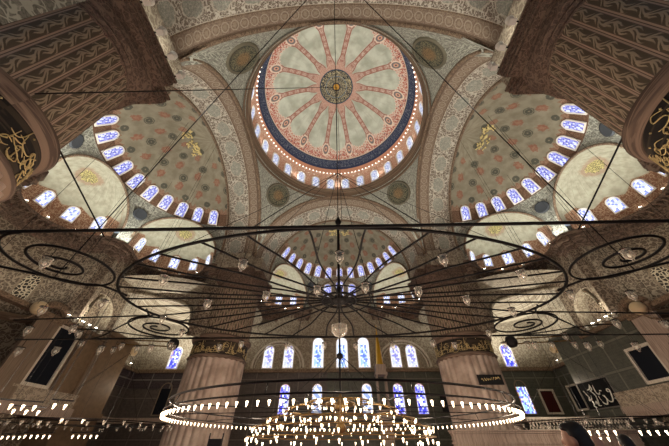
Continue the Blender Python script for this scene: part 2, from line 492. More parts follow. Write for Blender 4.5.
# ================================================================== DOME
Rd, Zr, Zc, Hc = 11.75, 34.5, 39.5, 8.5
NB = 96
b = MB(); us = lsp(0, 1, 128); es = lsp(0, R(90), 40)
es = [e for e in es if cos(e) > .27] + [math.acos(.235)]
b.grid(lambda u, e: (Rd * cos(e) * cos(2 * pi * u), Rd * cos(e) * sin(2 * pi * u), Zc + Hc * sin(e)), us, es, lambda u, e: (u, cos(e)))
dome = struct(b.build('ceiling_dome', mCap, None, True))
b = MB(); rs = lsp(.0, 1., 10)
def _oc(u, t):
    r = .24 * t + 1e-4; e = math.acos(r); return (Rd * r * cos(2 * pi * u), Rd * r * sin(2 * pi * u), Zc + Hc * sin(e) - .06 * (t < .999))
b.grid(_oc, lsp(0, 1, 48), rs[::-1], lambda u, t: (u, t)); b.build('dome_medallion', mOc, dome, True)
b = MB()
b.grid(lambda u, z: (Rd * cos(2 * pi * u), Rd * sin(2 * pi * u), z), us, lsp(Zr, Zc, 6), lambda u, z: (u * 2 * pi * Rd, z - Zr))
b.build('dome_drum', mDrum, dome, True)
b = MB(); b.lathe([(Rd + .2, Zr - 1.9), (Rd + .02, Zr - 1.3), (Rd + .0, Zr - .9), (Rd - .02, Zr - .7), (Rd - .12, Zr - .45), (Rd - .3, Zr - .3), (Rd - .38, Zr - .05), (Rd - .3, Zr + .1), (Rd + .1, Zr + .14)], 128)
b.build('dome_cornice', mMould, dome, True)
for i in range(28):
    a = 2 * pi * (i + .5) / 28
    put_window(((Rd - .03) * cos(a), (Rd - .03) * sin(a), Zr + .45), (0, 0, 1), (-cos(a), -sin(a), 0), (.72, 2.75, .2, .1, mPlaster, mGlassD))
# small white lamps round the foot of the dome: one string
b = MB()
for i in range(112):
    a = 2 * pi * i / 112
    c = ((Rd - .22) * cos(a), (Rd - .22) * sin(a), Zc - .45)
    b.lathe([(0, -.13), (.1, -.07), (.13, 0), (.1, .07), (0, .13)], 6, c)
o = b.build('ring_of_lamps', M('small_ring_lamp', .4).out(rgb(250, 246, 236), (rgb(255, 248, 236), 1.2)), dome, True)

# ---- pendentives + great arches (four sides)
ZA, RA, YA, RB, YB, ZB = 21.35, 11.75, 11.75, 10.5, 15.95, 21.0
def rotz(p, a): return (p[0] * cos(a) - p[1] * sin(a), p[0] * sin(a) + p[1] * cos(a), p[2])
for q in range(4):
    A = q * pi / 2
    b = MB()
    def pf(u, t):                          # u: azimuth -45..45 about +x, moved to the diagonal
        az = R(45) + u
        uu = az if az < R(45) else R(90) - az   # lateral angle from nearest axis
        s = RA * math.tan(uu) if uu < R(45) else RA
        rho_e = sqrt(RA * RA + s * s)
        rho = RA + (rho_e - RA) * t
        z = ZA + sqrt(max(0, 2 * RA * RA - rho * rho))
        p = (rho * cos(az), rho * sin(az), z)
        return rotz(p, A)
    ul = [R(45) * math.copysign(abs(x) ** .8, x) for x in lsp(-1, 1, 40)]
    b.grid(pf, ul, lsp(0, 1, 14), lambda u, t: (u * 14., t * 14.))
    pen = struct(b.build('ceiling_pendentive', mPend, None, True))
    # calligraphy roundel on the pendentive
    d0 = Vector(rotz((cos(R(45)), sin(R(45)), 0), A))
    rho = 13.35; zz = ZA + sqrt(2 * RA * RA - rho * rho); cen = d0 * rho + Vector((0, 0, zz)); nor = (Vector((0, 0, ZA)) - cen).normalized()
    side = Vector((0, 0, 1)).cross(nor).normalized(); up = nor.cross(side)
    ro = MB(); prof = [(0, .22), (1., .22), (1.6, .23), (1.7, .3), (1.84, .3), (1.92, .0)]
    ro.lathe(prof, 40)
    roundels = globals().setdefault('mRound', None)
    if mRound is None:
        m = M('roundel_script', .6); u_, v_ = m.uv()
        n_ = m.noise(m.vec(u_ * 12., v_ * 3.), 1.6, 2.); g_ = ((n_ * 34.).sn()).st(.1, .6)
        c_ = m.mix(rgb(52, 56, 48), rgb(126, 120, 92), g_ * v_.band(.5, 1.5, .05) * .8)
        c_ = m.mix(c_, m.mix(rgb(92, 76, 56), rgb(140, 116, 80), g_), v_.st(1.0, .5)); c_ = m.mix(c_, rgb(96, 92, 76), v_.st(1.55, 1.6))
        mRound = m.out(c_)
    o = ro.build('calligraphy_roundel', mRound, None, True)
    mt = Matrix((side, up, nor)).transposed().to_4x4(); mt.translation = cen; o.matrix_world = mt
    tag(o, 'round painted calligraphy roundel with golden centre, %s corner below the main dome' %
        {0: 'far right', 1: 'far left', 2: 'near left', 3: 'near right'}[q], 'roundel')
    # great arch soffit
    b = MB()
    def af(th, v):
        r = RA + (RB - RA) * v; z0 = ZA + (ZB - ZA) * v; x = YA + (YB - YA) * v
        if v > 0 and v < 1: r += .0
        return rotz((x, -r * cos(th), z0 + r * sin(th)), A)
    b.grid(af, lsp(0, pi, 64), lsp(0, 1, 8), lambda th, v: (th * 11.1, v), flip=True)
    ar = struct(b.build('ceiling_great_arch', mArch, None, True))
    mb = MB()
    mb.tube([rotz((YA - .02, -(RA + .05) * cos(t), ZA + (RA + .05) * sin(t)), A) for t in lsp(0, pi, 64)], .22, 8)
    mb.tube([rotz((YB - .1, -(RB - .02) * cos(t), ZB + (RB - .02) * sin(t)), A) for t in lsp(0, pi, 64)], .16, 8)
    mb.tube([rotz((YA + 1.42, -(11.36) * cos(t), 21.24 + (11.36) * sin(t)), A) for t in lsp(0, pi, 64)], .07, 6)
    mb.build('arch_moulding', mMould, ar, True)
    # spandrel posts between the cornice of a pier and the foot of the pendentive
    b = MB(); b.box(*[tuple(f(k) for k in range(3)) for f in ((lambda k: (11.65, 11.65, 19.)[k]), (lambda k: (16.3, 16.3, 21.4)[k]))])
    b.box((11.7, 10.42, 18.95), (16.2, 11.75, 21.1)); b.box((10.42, 11.7, 18.95), (11.75, 16.2, 21.1))
    o = b.build('wall_arch_springer', mWallUp); struct(o); o.rotation_euler.z = A

# ================================================================== SEMI DOMES + EXEDRAE
RS, ZS, OS = 10.8, 20.7, 15.95
RE, ZE = 4.7, 20.4
ZT = 25.3; RT = sqrt(RS ** 2 - (ZT - ZS) ** 2)
E0 = math.degrees(math.asin((ZT - ZS) / RS))
LAMP = []                                  # floodlight positions
def semidome(A, word, centre_open=True, names=()):
    def W(x, y, z): return rotz((OS + x, y, z), A)
    b = MB()
    b.grid(lambda a, e: W(RS * cos(R(e)) * cos(R(a)), RS * cos(R(e)) * sin(R(a)), ZS + RS * sin(R(e))), lsp(-90, 90, 72), lsp(E0, 90, 28), lambda a, e: (a, e))
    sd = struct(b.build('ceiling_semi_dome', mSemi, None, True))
    # gilded script cartouche near the crown of the arch
    for i in range(13):
        a = R(-78 + 13 * i); e0 = R(E0 + .6); e1 = R(E0 + 10)
        P = lambda e, k=.05: Vector(W((RS - k) * cos(e) * cos(a), (RS - k) * cos(e) * sin(a), ZS + (RS - k) * sin(e)))
        p0, p1 = P(e0), P(e1); nor = Vector(W(0, 0, ZS + 2)) - p0
        put_window(p0, p1 - p0, nor, (.62, 2.15, .14, .12, mPlaster, mGlassS))
    dd = RS * cos(R(30))
    for k, sec in enumerate((-60, 0, 60)):
        sa = R(sec)
        def L(s, d, z, sa=sa): return W(d * cos(sa) - s * sin(sa), d * sin(sa) + s * cos(sa), z)
        # spherical triangle pieces between the window ring and the opening
        def pf(u, t):
            a = R(u); s = dd * math.tan(a)
            z1 = ZE + sqrt(max(0, RE * RE - s * s)) if abs(s) < RE else ZE
            p0 = Vector((RT * cos(a), RT * sin(a), ZT)); p1 = Vector((dd, s, z1))
            p = p0.lerp(p1, t); hz = sqrt(p.x ** 2 + p.y ** 2); bulge = .5 * sin(pi * t) * max(0, (abs(u) / 30.)) ** 2
            f = (hz + bulge) / hz
            return L(p.y * f, p.x * f, p.z)
        b = MB(); ul = [30 * x for x in lsp(-1, 1, 60)]
        b.grid(pf, ul, lsp(0, 1, 8), lambda u, t: (u * .18, t * 5.))
        b.build('exedra_spandrel', mPend, sd, True)
        b = MB()
        for q_ in (-1, 1): b.grid(lambda x, z: L(q_ * x, dd, z), [RE - .05, 6.6], [ZE - 1.2, ZE + .02], lambda x, z: (x, z))
        b.build('spandrel_foot', mPend, sd)
        mb = MB(); mb.tube([L(-(RE - .02) * cos(t), dd - .05, ZE + (RE - .02) * sin(t)) for t in lsp(0, pi, 32)], .14, 6)
        mb.build('exedra_arch_rib', mMould, sd, True)
        if sec == 0 and not centre_open:
            continue
        BO = .75; RN = RE + .05
        ex = MB(); ex.grid(lambda a, t: L(-(RE - .02 + .07 * t) * cos(a), dd + BO * t, ZE + (RE - .02 + .07 * t) * sin(a)), lsp(0, pi, 32), [0, 1], lambda a, t: (a * 57, 80 - t * 8))
        def ef(a, e):
            if e < 0: return L(RN * sin(R(a)), dd + BO + RN * cos(R(a)), ZE + e * .1)
            return L(RN * cos(R(e)) * sin(R(a)), dd + BO + RN * cos(R(e)) * cos(R(a)), ZE + RN * sin(R(e)))
        ex.grid(ef, lsp(-90, 90, 48), [-12, -.01] + lsp(0, 90, 18), lambda a, e: (a, e), flip=True)
        exo = struct(ex.build('ceiling_exedra', mEx, None, True))
        for i in range(5):
            a = R(-66 + 33 * i); rr = RN - .06
            P = lambda e: Vector(L(rr * cos(e) * sin(a), dd + BO + rr * cos(e) * cos(a), ZE + rr * sin(e)))
            p0 = P(R(-1.)); p1 = P(R(20)); nor = Vector(L(0, dd + BO, ZE + .6)) - p0
            put_window(p0, p1 - p0, nor, (.6, 1.85, .11, .12, mPlaster, mGlassE))
        # tiered scalloped cornice under the windows, running over the feet of the opening
        NS = [(-5.35, 0), (-RE - .05, 0), (-RN, BO * .5)] + [(RN * sin(R(a)), BO + RN * cos(R(a))) for a in lsp(-90, 90, 96)] + [(RN, BO * .5), (RE + .05, 0), (5.35, 0)]
        nrm = [(0, 1)] * 2 + [(-1, 0)] + [(sin(R(a)), cos(R(a))) for a in lsp(-90, 90, 96)] + [(1, 0)] + [(0, 1)] * 2
        co = MB(); prof = [(-.02, -3.0), (.1, -2.95), (.16, -2.6), (.14, -2.5), (.36, -2.45), (.42, -2.1), (.38, -2.0), (.6, -1.95), (.68, -1.6), (.6, -1.5), (.78, -1.42), (.82, -1.28), (.8, -1.18), (-.02, -1.16)]
        def cf(k, j):
            q, z = prof[j]
            if .05 < q < .75: q *= 1 + .2 * (1 if (k + j // 4) % 4 < 2 else -1)
            return L(NS[k][0] - nrm[k][0] * q, dd + NS[k][1] - nrm[k][1] * q, ZE + z)
        co.grid(cf, range(len(NS)), range(len(prof)), lambda k, j: (k * .16, prof[j][1]))
        co.build('muqarnas_cornice', mMouldDark, exo, False)
        # lamps stand on the cornice
        for a in (-82, -50, -16.5, 16.5, 50, 82):
            r = RN - .5; LAMP.append((L(r * sin(R(a)), dd + BO + r * cos(R(a)), ZE - 1.16), L(0, dd, ZE + 3), '%s exedra %d' % (word, k)))
        # wall below the niche
        wl = MB()
        side = (word != 'far')
        hole = (sec != 0) if side else True
        poly = [(-6.6, 0), (-RE - .05, 0), (-RN, BO * .5)] + [(RN * sin(R(a)), BO + RN * cos(R(a))) for a in lsp(-90, 90, 48)] + [(RN, BO * .5), (RE + .05, 0), (6.6, 0)]
        Ls = [0.]
        for p, q_ in zip(poly, poly[1:]): Ls.append(Ls[-1] + math.dist(p, q_))
        mid = Ls[-1] / 2
        ra = 7.4; pside = 1 if L(5, 0, 0)[0] ** 2 < L(-5, 0, 0)[0] ** 2 else -1
        def zb(i):
            s = Ls[i] - mid
            if hole and abs(s) >= ra: return 10.6
            if not hole or abs(s) >= ra: return 0.
            return 10.6 + 5.5 * sqrt(1 - (s / ra) ** 2)
        if side:
            wl.grid(lambda i, t: L(poly[i][0], dd + poly[i][1], zb(i) + (ZE - 1.18 - zb(i)) * t), range(len(poly)), lsp(0, 1, 8), lambda i, t: (Ls[i], zb(i) + (ZE - 1.18 - zb(i)) * t), flip=True)
            if hole:
                ii = [i for i in range(len(poly)) if abs(Ls[i] - mid) < ra]
                wl.grid(lambda i, t: L(poly[i][0] * (1 + .18 * t), dd + poly[i][1] * (1 + .18 * t), zb(i)), ii, [0, 1], lambda i, t: (Ls[i], t), flip=False)
                mo = MB(); mo.tube([L(poly[i][0] * .99, dd + poly[i][1] * .99, zb(i)) for i in ii], .2, 6); mo.build('arch_band', mWallUp, exo, True)
            wo = struct(wl.build('wall_%s_niche_%d' % (word, k), mWallDark, None, True))
        else:
            # soffit running from the niche out to the back wall
            wl.grid(lambda a, t: L((RN - .1 + 5.5 * t) * sin(R(a)), dd + BO + (RN - .1 + 5.5 * t) * cos(R(a)), ZE - 2.9), lsp(-100, 100, 40), [0, 1], lambda a, t: (a * .1, t * 5), flip=True)
            wo = struct(wl.build('ceiling_soffit_%d' % k, mWallUp, None, True))
        # dark roundel on the spandrel toward the next exedra
    for sec in (-30, 30):
        a = R(sec); t = .36
        p = Vector((RT * cos(a), RT * sin(a), ZT)).lerp(Vector((RS * cos(a), RS * sin(a), ZE)), t)
        c = Vector(W(p.x + .12 * cos(a), p.y + .12 * sin(a), p.z)); nor = (Vector(W(0, 0, p.z - 1.2)) - c).normalized()
        sd2 = Vector((0, 0, 1)).cross(nor).normalized(); up = nor.cross(sd2)
        ro = MB(); ro.lathe([(0, .16), (.62, .16), (.72, .2), (.78, .0)], 28)
        o = ro.build('spandrel_roundel', mGreyDisc, sd, True)
        m = Matrix((sd2, up, nor)).transposed().to_4x4(); m.translation = c; o.matrix_parent_inverse = Matrix(); o.matrix_world = m
    # gilded script cartouche under the arch crown
    ca = MB(); e = R(75)
    P = Vector(W(RS * cos(e) * .99, 0, ZS + RS * sin(e) - .1)); nor = (Vector(W(0, 0, ZS)) - P).normalized(); sd2 = Vector(rotz((0, 1, 0), A)); up = nor.cross(sd2)
    for k in range(40):
        x = random.uniform(-1.7, 1.7); y = random.uniform(-.6, .6); l = random.uniform(.25, .6); t0 = random.uniform(0, 6.28); cv = random.uniform(-3, 3)
        pts = [(x + l * (s - .5) * cos(t0 + cv * s), y + .7 * l * (s - .5) * sin(t0 + cv * s), .06) for s in lsp(0, 1, 8)]
        ca.tube(pts, .085, 5)
    o = ca.build('gilded_inscription', mGoldPale, sd, True)
    m = Matrix((sd2, up, nor)).transposed().to_4x4(); m.translation = P; o.matrix_parent_inverse = Matrix(); o.matrix_world = m
b = MB(); b.grid(lambda a, e: rotz((OS + RS * cos(R(e)) * cos(R(a)), RS * cos(R(e)) * sin(R(a)), ZS + RS * sin(R(e))), -pi / 2), lsp(-90, 90, 48), lsp(0, 90, 20), lambda a, e: (a, e))
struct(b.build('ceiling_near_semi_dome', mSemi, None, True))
b = MB(); b.grid(lambda a, z: rotz((OS + RS * cos(R(a)), RS * sin(R(a)), z), -pi / 2), lsp(-90, 90, 48), [12, ZS + .02], lambda a, z: (a * .18, z)); b.grid(lambda a, z: rotz((OS - 4.3 + 4.4 * a, 10.75 * z, 20.9), -pi / 2), [0, 1], [-1.25, -.97], lambda a, z: (a, z)); b.grid(lambda a, z: rotz((OS - 4.3 + 4.4 * a, 10.75 * z, 20.9), -pi / 2), [0, 1], [.97, 1.25], lambda a, z: (a, z))
struct(b.build('wall_near_drum', mPend, None, True))
semidome(pi, 'left'); semidome(0, 'right'); semidome(pi / 2, 'far', False)

# ================================================================== PIERS
PX, PY, PR = 13.95, 14.1, 2.95
GLYPH = [[(0, .1), (.02, .9)], [(0, .15), (.25, .05), (.5, .15), (.55, .45), (.4, .5), (.35, .3), (.6, .2)],
         [(0, .35), (.12, .05), (.45, 0), (.75, .12), (.85, .5)], [(.6, .75), (.2, .7), (.1, .5), (.35, .35), (.7, .3), (.3, .05), (0, .1)],
         [(0, .05), (.3, .12), (.45, .4), (.25, .5), (.2, .3), (.5, .1), (.8, .12)], [(0, .95), (.1, .3), (.3, .08), (.6, .12)],
         [(.0, .6), (.5, .85), (.7, .6), (.2, .4), (.1, .15), (.5, .05), (.9, .2)], [(0, .25), (.3, .3), (.45, .05), (.2, -.08), (.0, .05)], [(0, .8), (.08, .1)]]
def smooth_path(P, n=5):
    out = []
    for i in range(len(P) - 1):
        p0, p1, p2, p3 = P[max(i - 1, 0)], P[i], P[i + 1], P[min(i + 2, len(P) - 1)]
        for k in range(n):
            t = k / n
            out.append(tuple(.5 * (2 * p1[d] + (p2[d] - p0[d]) * t + (2 * p0[d] - 5 * p1[d] + 4 * p2[d] - p3[d]) * t * t + (3 * p1[d] - p0[d] - 3 * p2[d] + p3[d]) * t ** 3) for d in range(2)))
    return out + [tuple(P[-1])]
def make_pier():
    root = empty('pier')
    def flute(k, amp): return lambda u, r, z: r * (1 + amp * (abs(cos(u * k / 2)) - .6))
    b = MB(); NF = 28
    def rf(u, r, z): return r * (1 + .055 * (abs(sin(u * NF / 2)) - .6))
    b.lathe([(PR, .0), (PR, 8.75)], NF * 8, rfn=rf); b.lathe([(PR + .5, 0), (PR + .5, .5), (PR + .2, .8), (PR, 1.)], 48)
    b.build('marble_shaft', mMarble, root, True)
    b = MB(); b.lathe([(PR - .05, 8.6), (PR + .12, 8.65), (PR + .24, 8.8), (PR + .12, 8.95), (PR + .03, 9.0)], 64)
    b.lathe([(PR + .03, 10.35), (PR + .14, 10.4), (PR + .3, 10.6), (PR + .36, 10.85), (PR + .2, 11.0), (PR - .1, 11.05)], 64); b.build('collar', mMouldDark, root, True)
    b = MB(); b.lathe([(PR + .04, 8.95), (PR + .04, 10.4)], 64); bd = b.build('script_band', mBand, root, True)
    g = MB(); u = 0.; rr = PR + .07; circ = 2 * pi * rr; rnd = random.Random(3)
    while u < circ - .5:
        gl = rnd.choice(GLYPH); s = rnd.uniform(.45, .95); w = max(p[0] for p in gl) * s
        dz = 9.05 + rnd.choice((0, .05, .2, .4, .6)) 
        path = [(u + p[0] * s, min(10.32, dz + p[1] * s)) for p in smooth_path(gl)]
        n = len(path); rad = [.011 + .013 * sin(pi * (i + .6) / n) for i in range(n)]
        g.tube([(rr * cos(-a / rr), rr * sin(-a / rr), z) for a, z in path], rad, 5)
        if rnd.random() < .5:
            a = u + w * rnd.random(); z = rnd.uniform(9.1, 10.25)
            g.lathe([(0, -.05), (.05, 0), (0, .05)], 4, (rr * cos(-a / rr), rr * sin(-a / rr), z))
        u += w * .22 + .05
    g.build('gilded_script', mGoldPaint, bd, True)
    b = MB(); zs = [11.0, 11.3] + lsp(11.5, 16.6, 6)
    NU = 32
    def uf(u, z):
        r = PR + .02 + .05 * max(0, z - 11) ** 1.0 * .3
        r *= 1 + .018 * (abs(sin(u * NU / 2)) ** .6 - .6)
        return (r * cos(u), r * sin(u), z)
    b.grid(uf, lsp(0, 2 * pi, NU * 8), zs, lambda u, z: (u * NU / (2 * pi), z)); b.build('carved_upper_shaft', mShaftU, root, True)
    b = MB(); prof = [(3.05, 16.5), (3.2, 16.6), (3.12, 16.75), (3.28, 16.9), (3.2, 17.05), (3.42, 17.2)]
    def sqf(u, j, zz=None):
        r, z, p = j; c, s = cos(u), sin(u)
        k = (abs(c) ** p + abs(s) ** p) ** (-1 / p)
        return (r * k * c, r * k * s, z)
    J = [(3.0, 16.4, 2), (3.12, 16.55, 2), (3.06, 16.7, 2), (3.22, 16.85, 2), (3.16, 17.0, 2), (3.36, 17.15, 2), (3.34, 17.3, 2.2), (3.36, 17.55, 2.4), (3.3, 17.8, 2.8), (3.34, 18.05, 3)]
    b.grid(lambda u, j: sqf(u, J[j]), [2 * pi * i / 160 for i in range(161)], range(len(J)), lambda u, j: (u * 3, j * .3)); b.build('capital', mMouldDark, root, False)
    b = MB()
    for h, z0, z1 in ((-.1, 18.0, 18.2), (.0, 18.2, 18.36), (-.06, 18.34, 18.5), (.04, 18.48, 18.62), (-.06, 18.6, 18.92), (.1, 18.88, 19.05)):
        b.box((-3.82 - h, -2.42 - h, z0), (3.82 + h, 2.42 + h, z1)); b.box((-2.85 - h, -3.45 - h, z0 + .003), (2.85 + h, 3.45 + h, z1 + .003))
    for i in range(7):
        t = -2.1 + i * .7
        for sg in (-1, 1):
            b.box((min(sg * 3.74, sg * 3.82), t - .24, 18.66), (max(sg * 3.74, sg * 3.82), t + .24, 18.87)); b.box((t * 1.15 - .24, min(sg * 3.37, sg * 3.45), 18.66), (t * 1.15 + .24, max(sg * 3.37, sg * 3.45), 18.87))
    b.build('square_cornice', mMouldDark, root)
    return root
p0 = make_pier(); p0.location = (-PX, PY, 0)
tag(p0, 'massive fluted marble pier with gilded script collar, far left', 'pier', 'four great piers under the dome')
for sx, sy, rz, l in ((1, 1, 1.1, 'massive fluted marble pier with gilded script collar and dark plaque, far right'),
                      (-1, -1, 2.3, 'nearest carved pier cut by the upper left corner of the view'), (1, -1, .4, 'nearest carved pier cut by the upper right corner of the view')):
    d = dup(p0, None, (sx * PX, sy * PY, 0), None, l)

# ================================================================== WALLS
def holed(name, u0, u1, z0, z1, holes, fn, mat, depth=0., mrev=None, kids=True):
    """wall strip with arched openings. fn(u, z, d) -> point, d = distance behind the face. holes: (uc, hw, zb, zs, rise)"""
    us = set(lsp(u0, u1, max(2, int((u1 - u0) / 1.))))
    for uc, hw, zb, zsp, ri in holes:
        us -= {u for u in us if abs(u - uc) < hw + .05}
        us |= {uc - hw * cos(t) for t in lsp(0, pi, 20)} | {uc - hw - 1e-4, uc + hw + 1e-4}
    us = sorted(us); b = MB()
    def top(u):
        for uc, hw, zb, zsp, ri in holes:
            if abs(u - uc) <= hw + 1e-6: return zb, zsp + ri * sqrt(max(0, 1 - ((u - uc) / hw) ** 2))
        return None
    for a, c in zip(us, us[1:]):
        ta, tc = top(a), top(c); segs = []
        if ta and tc and abs((a + c) / 2 - a) > 1e-5 and top((a + c) / 2): segs = [((z0, z0), (ta[0], tc[0])), ((ta[1], tc[1]), (z1, z1))]
        else: segs = [((z0, z0), (z1, z1))]
        for (l0, l1), (h0, h1) in segs:
            if h0 - l0 < 1e-4 and h1 - l1 < 1e-4: continue
            b.add([fn(a, l0, 0), fn(c, l1, 0), fn(c, h1, 0), fn(a, h0, 0)], [(0, 1, 2, 3)], [(a, l0), (c, l1), (c, h1), (a, h0)])
    w = b.build(name, mat); struct(w)
    if depth:
        for uc, hw, zb, zsp, ri in holes:
            r = MB(); P = [(uc - hw, zb), (uc - hw, zsp)] + [(uc - hw * cos(t), zsp + ri * sin(t)) for t in lsp(0, pi, 20)[1:-1]] + [(uc + hw, zsp), (uc + hw, zb), (uc - hw, zb)]
            r.grid(lambda i, d: fn(P[i][0], P[i][1], d * depth), range(len(P)), [0, 1], lambda i, d: (i * .5, d * depth)); r.build('reveal', mrev or mat, w)
    return w
YW, XW, XF = 25.3, 30.8, 25.3
fb = lambda u, z, d: (u, YW + d, z)
wb = holed('wall_back_upper', -XW, XW, 10.1, 19.4, [], fb, mWallUp)
holed('wall_back_crown', -5.6, 5.6, 19.4, 26.4, [], fb, mWallUp)
holed('wall_back_lower_left', -XW, -2, 0, 10.1, [], fb, mTileP); holed('wall_back_lower_right', -2, XW, 0, 10.1, [], fb, mTileG)
for s, wd, mt in ((-1, 'left', mTileP), (1, 'right', mTileG)):
    fs = lambda u, z, d, s=s: (s * (XW + d), u, z)
    holed('wall_%s_upper' % wd, 11, YW, 10.1, 19.4, [], fs, mWallUp); holed('wall_%s_lower' % wd, 11, YW, 0, 10.1, [], fs, mt)
    ff = lambda u, z, d, s=s: (s * (XF + d), u, z)
    holed('wall_%s_facade' % wd, 5.2, 10.8, 4.2, 19.4, [(7.75, 2.2, 10.3, 11.9, 2.1)] , ff, mWallDark, 1.6, mWallUp)
    holed('wall_%s_facade_rear' % wd, -24, -5.2, 4.2, 19.4, [], ff, mWallDark)
    # back of the arched recess
    b = MB(); b.box((s * (XF + 1.6) - .1, 5.3, 10), (s * (XF + 1.6) + .1, 10.4, 14.4)); struct(b.build('wall_%s_recess' % wd, mWallDark))
    # tile-faced lower front of the gallery
    b = MB(); b.box((s * (XF - .06) - .06, 5.2, 5.0), (s * (XF - .06) + .06, 10.8, 10.1)); struct(b.build('wall_%s_gallery_front' % wd, mt if s > 0 else mBrownStone))
    b = MB(); b.box((s * XF - .35, -24, 10.0), (s * XF + .35, 10.9, 10.35)); struct(b.build('trim_%s_gallery' % wd, mMould))
    # ledge and lower gallery wall
    b = MB(); b.box((s * XF - .45, -24, 3.75), (s * XF + .6, 10.9, 4.2)); b.box((s * XF - .3, -24, 3.45), (s * XF + .6, 10.9, 3.75)); struct(b.build('trim_%s_ledge' % wd, mMarble))
    b = MB(); b.box((s * (XF + 2.6), -24, 0), (s * (XF + 2.9), 15, 4.0)); struct(b.build('wall_%s_lower_gallery' % wd, mWallDark))
    # corner ledge round the bay
    b = MB(); b.box((s * XW - .4, 15.4, 3.9), (s * XW + .4, YW, 4.5)); b.box((min(s * 16.5, s * XW), YW - .4, 3.9), (max(s * 16.5, s * XW), YW, 4.5)); struct(b.build('trim_%s_corner_ledge' % wd, mMarble))
    b = MB(); b.box((s * XW - .35, 15.4, 9.95), (s * XW + .35, YW, 10.3)); b.box((min(s * 16.5, s * XW), YW - .35, 9.95), (max(s * 16.5, s * XW), YW, 10.3)); struct(b.build('trim_%s_corner_cornice' % wd, mMould))
    # plum frieze
    b = MB(); b.box((s * XW - .08, 15.6, 7.9), (s * XW + .08, YW, 9.9)); b.box((min(s * 16.5, s * XW), YW - .08, 7.9), (max(s * 16.5, s * XW), YW + .08, 9.9)); 
    struct(b.build('trim_%s_frieze' % wd, mFrieze if s < 0 else mTileG))
    # vault over the corner bay
    b = MB(); cx, cy = s * 22.5, 18.6
    b.lathe([(6.4, 16.4), (6.2, 17.0), (5.4, 17.9), (4.2, 18.6), (2.4, 19.1), (.01, 19.3)], 48, (cx, cy, 0))
    b.grid(lambda a, t: (cx + (6.4 + 4.5 * t) * cos(a), cy + (6.4 + 4.5 * t) * sin(a), 16.4), lsp(0, 2 * pi, 48), [0, 1], lambda a, t: (a * 5, t * 4))
    struct(b.build('ceiling_%s_corner_vault' % wd, mWallUp, None, True))
    # buttress pier
    b = MB(); b.box((min(s * 25.5, s * 30.9), 10.9, 0), (max(s * 25.5, s * 30.9), 15.4, 10.9)); b.box((min(s * 25.2, s * 30.9), 10.6, 10.9), (max(s * 25.2, s * 30.9), 15.7, 11.35))
    b.box((min(s * 25.3, s * 30.9), 10.75, 3.7), (max(s * 25.3, s * 30.9), 15.55, 4.2))
    o = b.build('buttress_pier', mTileG if s > 0 else mWood)
    tag(o, 'tile-faced square wall pier carrying the black script panel, right' if s > 0 else 'brown square wall pier projecting from the left gallery', 'pier')
    # carved parapet
    b = MB(); b.box((s * (XF - .3) - .1, 4.4, 4.2), (s * (XF - .3) + .1, 10.8, 5.15)); b.box((s * (XF - .3) - .16, 4.4, 5.1), (s * (XF - .3) + .16, 10.8, 5.25))
    struct(b.build('trim_%s_parapet' % wd, mk_arab('carved_parapet_' + wd, rgb(118, 106, 92), rgb(168, 156, 138), 2.2)))
    # marble pilaster with capital on the gallery front
    root = empty('pilaster', (s * (XF - .3), 3.9, 4.2), 'pale marble pilaster with arched head on the %s gallery' % wd, 'pilaster')
    b = MB(); b.box((-.12, -1.1, 0), (.12, .95, 5.6)); b.build('pilaster_shaft', mBrownStone if s < 0 else mMarble, root)
    b = MB(); b.box((-.2, -1.2, 5.5), (.15, 1.1, 5.75)); b.box((-.28, -1.3, 5.75), (.18, 1.25, 6.0))
    b.tube([(-.1, -1.2 + 2.6 * (1 - cos(t)) / 2 * .9, 6.0 + .9 * sin(t)) for t in lsp(0, pi, 16)], .3, 8); b.build('pilaster_head', mMould, root)
    if s < 0:
        b = MB(); b.box((-.08, -1.15, 0), (.08, 1.15, 4.5)); b.box((.08, -1.15, 0), (.16, -1.0, 4.5)); b.box((.08, 1.0, 0), (.16, 1.15, 4.5)); b.box((.08, -1., 4.3), (.16, 1., 4.5)); b.box((.08, -1., 2.), (.13, 1., 2.15)); tag(b.build('wooden_partition', mWood, None, False, (-25.0, 8.9, 5.25)), 'brown wooden partition panel beside the dark gallery opening, left', 'partition')
    # niche foot below the central exedra: ledge of the curved wall
    b = MB(); b.lathe([(RE - .0, 9.7), (RE - .3, 9.8), (RE - .45, 10.1), (RE - .3, 10.3), (RE, 10.35)], 40, (s * XF, 0, 0), a0=(-pi / 2 if s > 0 else pi / 2), a1=(pi / 2 if s > 0 else 3 * pi / 2)); struct(b.build('trim_%s_niche' % wd, mMould, None, True))
mGrille = M('pierced_plaster_grille', .8)
u_, v_ = mGrille.uv(); e_ = mGrille.vor(mGrille.vec(u_, v_), 3.6, 'DISTANCE_TO_EDGE', .8).st(.12, .07)
mGrille = mGrille.out(mGrille.mix(rgb(46, 40, 34), rgb(176, 164, 142), e_))
mGrilleFrame = simple('stone_grille_frame', rgb(122, 108, 92), .8)
for s in (-1, 1):
    put_window((s * (XF + 1.45), 7.75, 10.45), (0, 0, 1), (-s, 0, 0), (.75, 2.6, .16, .12, mGrilleFrame, mGrille))
    for a in (-48, 0, 48):
        rr = RE + .01; put_window((s * (XF + .75 + rr * cos(R(a))), rr * sin(R(a)), 11.3), (0, 0, 1), (-s * cos(R(a)), -sin(R(a)), 0), (.75, 2.9, .16, .12, mGrilleFrame, mGrille))
b = MB(); b.box((-31, -26, -.2), (31, 26, 0))
m = M('red_floral_carpet', .95); u_, v_ = m.uv(); f_ = m.arab(u_, v_, 1.5); struct(b.build('floor', m.out(m.mix(rgb(120, 30, 28), rgb(60, 50, 90), f_))))
b = MB(); b.box((-XW, YW - .3, 9.85), (XW, YW, 10.25)); struct(b.build('trim_back_ledge', mMould))
